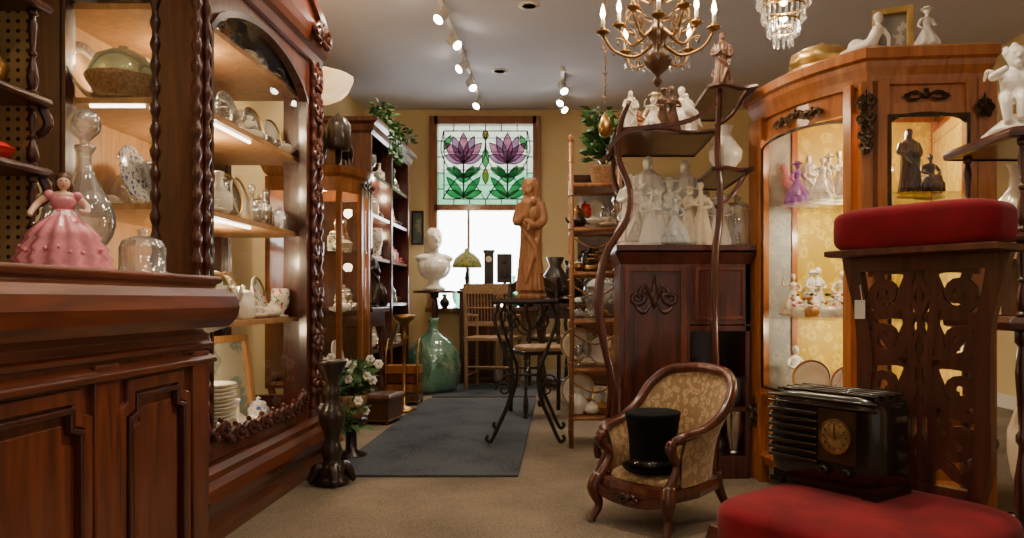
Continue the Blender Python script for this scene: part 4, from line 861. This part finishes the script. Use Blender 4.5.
# ================================================================ prie-dieu
b=B()
def prx(z): 
    t=(z-.28)/.62; return .145+.055*t+.012*math.sin(t*pi*2.2)
for f in (1,-1):
    b.ribbon([(f*(prx(z)-.02),z) for z in [.0,.1,.2,.28,.36,.44,.52,.6,.68,.76,.84,.90,.915]],[.044,.038,.036,.044,.036,.046,.036,.044,.05],-.012,.014,FRET,sub=2)
    b.ribbon([(0,.36),(f*.05,.40),(f*.10,.37),(f*.145,.40)],.026,-.008,.008,FRET,sub=4)
    for cz,r,st in ((.46,.045,pi),(.58,.047,pi),(.70,.05,pi),(.815,.05,pi)):
        b.ribbon(spiral(f*.092,cz,r,1.25,st,16,f,.25),[.028,.020],-.008,.008,FRET,sub=0)
        b.ribbon([(f*.012,cz-.06),(f*.045,cz-.045),(f*.047,cz),(f*.03,cz+.05),(f*.06,cz+.064),(f*.14,cz+.058)],.024,-.0075,.0075,FRET,sub=4)
    b.ribbon([(f*.02,.32),(f*.032,.5),(f*.02,.64),(f*.036,.78),(f*.02,.90)],.022,-.0085,.0085,FRET,sub=4)
    b.ribbon([(f*.13,.44),(f*.06,.50),(f*.10,.56),(f*.155,.54)],.020,-.007,.007,FRET,sub=4)
    b.ribbon([(f*.15,.66),(f*.07,.66),(f*.11,.72),(f*.17,.79),(f*.1,.80),(f*.12,.89)],.020,-.007,.007,FRET,sub=4)
for zc in (.42,.55,.68,.81): b.ribbon([(0,zc-.05),(.022,zc),(0,zc+.05),(-.022,zc)],.014,-.009,.009,FRET,True)
b.ribbon([(0,.3),(0,.90)],.014,-.008,.008,FRET)
b.box(-.15,.15,-.012,.014,.26,.345,FRET); b.box(-.195,.195,-.014,.016,.875,.915,FRET)
b.box(-.21,.21,-.08,.06,.912,.930,FRET); b.cush((0,-.010,.980),(.213,.078,.058),REDV,5,nu=56,nv=20)
b.mould([(-.21,-.08),(.21,-.08),(.21,.06),(-.21,.06)],[(0,.912),(.008,.915),(.008,.928),(0,.931)],FRET)
sp=[(-.2,.0),(-.26,-.25),(-.255,-.48),(.255,-.48),(.26,-.25),(.2,.0)]
b.prismz(sp,.19,.265,FRET); b.mould(sp,[(0,.19),(.012,.195),(.016,.22),(.008,.26),(-.02,.27)],FRET)
b.cush((0,-.255,.272),(.272,.268,.062),REDV,5,nu=64,nv=24)
for sx in (-.21,.21): b.tube([(sx,-.44,.2),(sx*1.08,-.47,.13),(sx*.98,-.45,.05),(sx*1.1,-.49,.012)],[.032,.03,.018,.022],FRET,10,4)
b.tube([(-.15,-.018,.80),(-.155,-.02,.84)],.0015,PAPER,4); b.box(-.17,-.14,-.021,-.019,.75,.80,PAPER)
b.done('prie_dieu',loc=(.905,1.905,0),rot=-53.1,bev=.002)
# radio
b=B()
b.cush((0,0,.125),(.155,.083,.112),BLK,7,nu=56,nv=24)
b.box(-.145,.145,-.070,.070,.0,.03,BLK)
for i in range(7):
    z=.070+i*.0195; b.tube([(-.1585,.04,z),(-.1595,-.065,z),(-.145,-.0855,z),(-.0,-.0885,z)],.006,BLK,8,0)
for i in range(4): b.tube([(-.14,-.055+i*.035,.237),(.14,-.055+i*.035,.237)],.005,BLK,8)
for i in range(2): b.tube([(-.153,-.082,.222-i*.015),(.153,-.082,.222-i*.015)],.004,BLK,8)
DIAL=plain('radio_dial',(.22,.13,.045),.4,0,.3,.5,70)
RIM=plain('radio_bezel',(.06,.035,.015),.35,.5,0,.3)
MR=T(.05,-.084,.138)@RX(90)
b.box(.0,.10,-.087,-.081,.075,.20,RIM)
b.lathe([(.0,.004),(.038,.004),(.040,.008),(.038,.009),(0,.010)],DIAL,seg=32,M=MR); b.ribbon([(.05+.041*math.cos(k*pi/12),.138+.041*math.sin(k*pi/12)) for k in range(24)],.003,-.095,-.087,ABRS,True)
for k in range(12): a=k*pi/6; b.box(-.0008,.0008,-.0955,-.0935,.026,.034,BLK,T(.05,0,.138)@Matrix.Rotation(a,4,'Y'))
b.box(.049,.051,-.097,-.094,.138,.164,BLK); b.tube([(.05,-.09,.138),(.05,-.10,.138)],.005,ABRS)
for x in (.02,.08): b.lathe([(.012,0),(.012,.012),(.009,.016),(0,.016)],BLK,seg=16,M=T(x,-.083,.055)@RX(90),fold=.06,nf=8)
for x in (-.13,.13): b.box(x-.02,x+.02,-.078,.073,-.003,.012,BLK)
b.done('bakelite_radio',loc=(.70,1.91,.335),rot=-53.1,bev=.002)
# ================================================================ child tub chair
b=B()
rail=[(-.15,-.165,.315),(-.178,-.13,.335),(-.19,-.02,.352),(-.195,.08,.40),(-.185,.15,.47),(-.14,.2,.52),(-.07,.222,.535),(0,.228,.54),(.07,.222,.535),(.14,.2,.52),(.185,.15,.47),(.195,.08,.40),(.19,-.02,.352),(.178,-.13,.335),(.15,-.165,.315)]
b.tube(rail,[.014,.02,.018,.018,.019,.02,.021,.021,.021,.02,.019,.018,.018,.02,.014],MAHR,10,4)
R1=catmull(rail[1:-1],4); n=len(R1)
base=[]
for i,p in enumerate(R1):
    a=pi*i/(n-1); base.append(Vector((-.16*math.cos(a),-.13+.29*max(0,math.sin(a))**.75 if 0<i<n-1 else -.13,.165)))
v=[];f=[];m_=6
for i in range(n):
    for k in range(m_+1):
        t=k/m_; p=R1[i].lerp(base[i],t); c=Vector((0,-.02,p.z)); d=(c-p); d.z=0
        if d.length>0: p=p+d.normalized()*.022*math.sin(pi*t)
        v.append(p)
for i in range(n-1):
    for k in range(m_): a=i*(m_+1)+k; f.append((a,a+1,a+m_+2,a+m_+1))
b.add(v,f,CHAIRF,True)
v2=[p+(p-Vector((0,-.02,p.z))).normalized()*.022 for p in v]; b.add(v2,f,CHAIRF,True)
for f_ in (1,-1):
    b.tube([(f_*.15,-.165,.315),(f_*.158,-.185,.30),(f_*.16,-.17,.275),(f_*.15,-.135,.24),(f_*.152,-.15,.2),(f_*.155,-.19,.16)],[.018,.018,.015,.014,.016,.02],MAHR,10,4)
    b.ell((f_*.158,-.178,.312),(.018,.02,.018),MAHR)
    b.tube([(f_*.155,-.185,.17),(f_*.165,-.205,.12),(f_*.155,-.19,.06),(f_*.165,-.212,.018),(f_*.168,-.218,.008)],[.026,.027,.015,.014,.017],MAHR,10,4)
    b.tube([(f_*.13,.13,.17),(f_*.135,.15,.1),(f_*.15,.2,.008)],[.022,.018,.014],MAHR,8,4)
sp=[(-.16,-.18),(-.08,-.2),(0,-.205),(.08,-.2),(.16,-.18),(.175,-.05),(.15,.1),(.08,.17),(0,.18),(-.08,.17),(-.15,.1),(-.175,-.05)]
b.prismz(sp,.12,.165,MAHR); b.mould(sp,[(0,.115),(.01,.12),(.012,.14),(.006,.16),(-.01,.168)],MAHR)
b.ribbon([(-.15,.125),(-.09,.105),(0,.098),(.09,.105),(.15,.125)],.03,-.21,-.19,MAHR,sub=4); carve(b,T(0,-.208,.115),.1,.04,MAHD,.007)
b.cush((0,-.02,.165),(.155,.165,.032),CHAIRF,3.4,nu=36,nv=12)
b.done('child_tub_chair',loc=(.385,2.78,0),rot=-45,bev=0)
b=B(); b.lathe([(.0,0),(.09,.0),(.102,.005),(.112,.014),(.114,.019),(.102,.011),(.088,.010),(.085,.05),(.089,.12),(.100,.19),(.103,.203),(.098,.208),(0,.208)],FELT,seg=40,sx=.94); b.lathe([(.0888,.012),(.0868,.045),(.0856,.045)],BLK,seg=40,sx=.94)
b.done('top_hat',loc=(.33,2.70,.197),rot=-45)
# ================================================================ lights
def point(x,y,z,w,col=(1,.76,.47),r=.05,name='lamp_light'):
    l=bpy.data.lights.new(name,'POINT'); l.energy=w; l.color=col; l.shadow_soft_size=r; o=bpy.data.objects.new(name,l); o.location=(x,y,z); bpy.context.scene.collection.objects.link(o); return o
def spot(x,y,z,tx,ty,tz,w,col=(1,.79,.55),ang=70,r=.035):
    l=bpy.data.lights.new('spot_light','SPOT'); l.energy=w; l.color=col; l.shadow_soft_size=r; l.spot_size=math.radians(ang); l.spot_blend=.6
    o=bpy.data.objects.new('spot_light',l); o.location=(x,y,z); o.rotation_euler=(Vector((tx,ty,tz))-Vector((x,y,z))).to_track_quat('-Z','Y').to_euler(); bpy.context.scene.collection.objects.link(o)
def track(name,x,y0,y1,heads,w=72):
    b=B(); b.box(x-.015,x+.015,y0,y1,H-.03,H,TRIM)
    for (y,dx) in heads:
        b.tube([(x,y,H-.03),(x,y,H-.06)],.01,TRIM); d=Vector((dx,-.45,-.7)).normalized(); p=Vector((x,y,H-.085))
        q=d.to_track_quat('Z','Y').to_matrix().to_4x4(); b.lathe([(.02,-.05),(.03,-.045),(.035,.03),(.042,.045)],TRIM,seg=14,M=Matrix.Translation(p)@q); b.ell((0,0,.045),(.033,.033,.02),SPOTE,Matrix.Translation(p)@q)
        e=p+d*.08; spot(e.x,e.y,e.z,*(e+Vector((d.x,-.15,d.z))),w)
    b.done(name,origin=(x,(y0+y1)/2,H))
track('track_light',-.75,3.2,7.3,[(3.6,-.6),(4.3,.8),(4.85,-.5),(5.35,.7),(5.9,-.8),(6.4,.4),(7.0,-.4)])
track('track_light',.02,6.2,7.3,[(6.5,.3),(6.9,-.4),(7.15,.5)],50)
track('track_light',.45,.2,3.0,[(.6,.2),(1.2,-.4),(1.8,.6),(2.5,.1)],62)
track('track_light',-.6,-.2,2.4,[(.5,-.3),(1.3,-.9),(2.0,-.5)],75)
for (x,y,w) in ((-.2,4.9,28),(.6,5.4,28),(-.5,6.3,26),(-.2,3.4,30),(.3,2.3,20),(-.2,1.2,24),(.9,1.0,20),(-.3,0,24),(1.3,4.6,30)):  # fixtures past the visible ceiling are unseen, added to brighten the room
    b=B(); b.lathe([(.07,-.006),(.07,0)],TRIM,seg=24); b.lathe([(.0,-.008),(.045,-.008)],SPOTE if y<4.5 else PAPER,seg=20); b.done('ceiling_fixture',loc=(x,y,H))
    spot(x,y,H-.02,x,y,0,w,(1,.82,.60),150,.08)
b=B()
b.lathe([(.0,-.2),(.012,-.19),(.02,-.17),(.01,-.15),(.045,-.12),(.06,-.08),(.03,-.04),(.035,0),(.05,.03),(.02,.07),(.015,.14),(.03,.17),(.012,.2),(.01,.3)],WAL,sub=2)
b.tube([(0,0,.3),(0,0,.82)],.006,BRZ)
for k in range(6): b.lathe([(.015,0),(.02,.02),(.015,.04)],BRZ,(0,0,.3+k*.08),8)
for k in range(10):
    a=k*pi/5+.2; c,s_=math.cos(a),math.sin(a); r=.235 if k%2 else .17; zz=.0 if k%2 else .07
    b.tube([(c*.03,s_*.03,-.03+zz),(c*.1,s_*.1,-.08+zz),(c*r*.8,s_*r*.8,-.06+zz),(c*r,s_*r,.0+zz)],[.007,.006,.006],ABRS,8,4)
    b.tube([(c*.03,s_*.03,.08+zz),(c*.1,s_*.1,.11+zz),(c*.14,s_*.14,.04+zz),(c*.1,s_*.1,.01+zz)],.004,ABRS,6,4)
    b.tube([(c*r*.55,s_*r*.55,-.075+zz),(c*r*.6,s_*r*.6,-.02+zz),(c*r*.75,s_*r*.75,-.01+zz),(c*r*.72,s_*r*.72,-.04+zz)],.0035,ABRS,6,3)
    b.lathe([(.01,0),(.027,.01),(.029,.016),(.01,.02),(.012,.03)],ABRS,(c*r,s_*r,zz),14); b.lathe([(.008,.02),(.008,.065),(0,.067)],CANDLE,(c*r,s_*r,zz),10)
    b.lathe([(.004,.065),(.011,.085),(.008,.105),(0,.13)],BULB,(c*r,s_*r,zz),10)
    for j in range(4): b.lathe([(0,-.035),(.008,-.02),(0,0)],CRY,(c*r*(.4+.2*j),s_*r*(.4+.2*j),-.08+zz+.015*j),6,sm=False)
b.done('candle_chandelier',loc=(.405,3.15,1.88))
point(.405,3.15,2.17,26,name='chandelier_glow',r=.12)
b=B(); b.tube([(0,0,.35),(0,0,.79)],.006,BRS)
for r,z in ((.05,.37),(.125,.29),(.11,.225),(.09,.16),(.065,.10),(.04,.055)):
    b.lathe([(r,z),(r+.004,z+.006),(r,z+.012)],BRS,seg=24,caps=False)
    n=max(9,int(r*250))
    for k in range(n):
        a=2*pi*k/n; b.lathe([(0,-.062),(.008,-.05),(.004,-.01),(.006,0),(0,.003)],CRY,(r*math.cos(a),r*math.sin(a),z),6,sm=False)
for k in range(20):
    a=k*pi/10; b.tube([(.03*math.cos(a),.03*math.sin(a),.42),(.085*math.cos(a),.085*math.sin(a),.34),(.125*math.cos(a),.125*math.sin(a),.29)],.005,CRY,6,2)
for z in (.33,.26,.19,.12): b.ell((0,0,z),.018,BULB)
b.done('crystal_chandelier',loc=(.97,3.3,1.905)); point(.97,3.3,2.0,3,(1,.9,.75),.03,'chandelier_glow')
b=B()
for k in range(30): b.tube([(0 if k%2 else .01,.01 if k%2 else 0,-.03*k),(0,0,-.03*k-.015),(0 if k%2 else -.01,-.01 if k%2 else 0,-.03*k)],.003,BRS,5)
b.tube([(0,0,0),(0,0,-.92)],.0022,BRS,5); b.lathe([(0,-1.06),(.03,-1.04),(.04,-1.0),(.02,-.95),(0,-.92)],BRS); b.done('hanging_lantern',loc=(.235,3.95,H))
point(-1.42,2.9,1.70,8,r=.03,name='cabinet_light'); point(-1.4,3.0,1.36,7,r=.03,name='cabinet_light'); point(-1.4,3.1,1.0,7,r=.03,name='cabinet_light'); point(-1.38,2.95,.64,5,r=.03,name='cabinet_light')
point(1.3,3.05,1.46,9,r=.03,name='cabinet_light'); point(1.15,3.1,1.1,5,(1,.84,.6),r=.03,name='cabinet_light'); point(1.25,3.1,.66,5,(1,.84,.6),r=.03,name='cabinet_light')  # lowest point is added to brighten the bottom of the vitrine
point(-1.29,4.02,2.1,20,r=.1,name='torchiere_light'); point(-1.42,4.5,1.38,7,r=.03,name='cabinet_light'); point(-1.42,4.5,1.02,4,r=.03,name='cabinet_light')
point(-1.5,6.0,1.66,5,r=.03,name='cabinet_light'); point(-1.5,6.0,1.34,4,r=.03,name='cabinet_light')
w=bpy.data.worlds.new('World'); bpy.context.scene.world=w; w.use_nodes=True; nt=w.node_tree; nt.nodes.clear()
o=nt.nodes.new('ShaderNodeOutputWorld'); bg=nt.nodes.new('ShaderNodeBackground'); tc=nt.nodes.new('ShaderNodeTexCoord'); sp=nt.nodes.new('ShaderNodeSeparateXYZ'); mr=nt.nodes.new('ShaderNodeMapRange')
mr.inputs['From Min'].default_value=-.1; mr.inputs['From Max'].default_value=.4; mr.inputs['To Min'].default_value=.6; mr.inputs['To Max'].default_value=12
L(nt,tc.outputs['Generated'],sp.inputs[0]); L(nt,sp.outputs['Y'],mr.inputs['Value']); L(nt,mr.outputs[0],bg.inputs['Strength'])
m2=nt.nodes.new('ShaderNodeMapRange'); m2.inputs['From Min'].default_value=-.1; m2.inputs['From Max'].default_value=.4; L(nt,sp.outputs['Y'],m2.inputs['Value'])
cr=ramp(nt,m2.outputs[0],[(0,(1,.84,.66)),(1,(.93,.96,1))]); L(nt,cr.outputs[0],bg.inputs[0]); L(nt,bg.outputs[0],o.inputs[0])
# ---------------------------------------------------------------- camera
cam=bpy.data.cameras.new('camera'); co=bpy.data.objects.new('camera',cam); bpy.context.scene.collection.objects.link(co)
co.location=(0,0,.8); co.rotation_euler=(pi/2,0,0); cam.sensor_width=36; cam.lens=760/1024*36; cam.shift_x=-48/1024; cam.shift_y=31/1024; cam.clip_start=.02
bpy.context.scene.camera=co
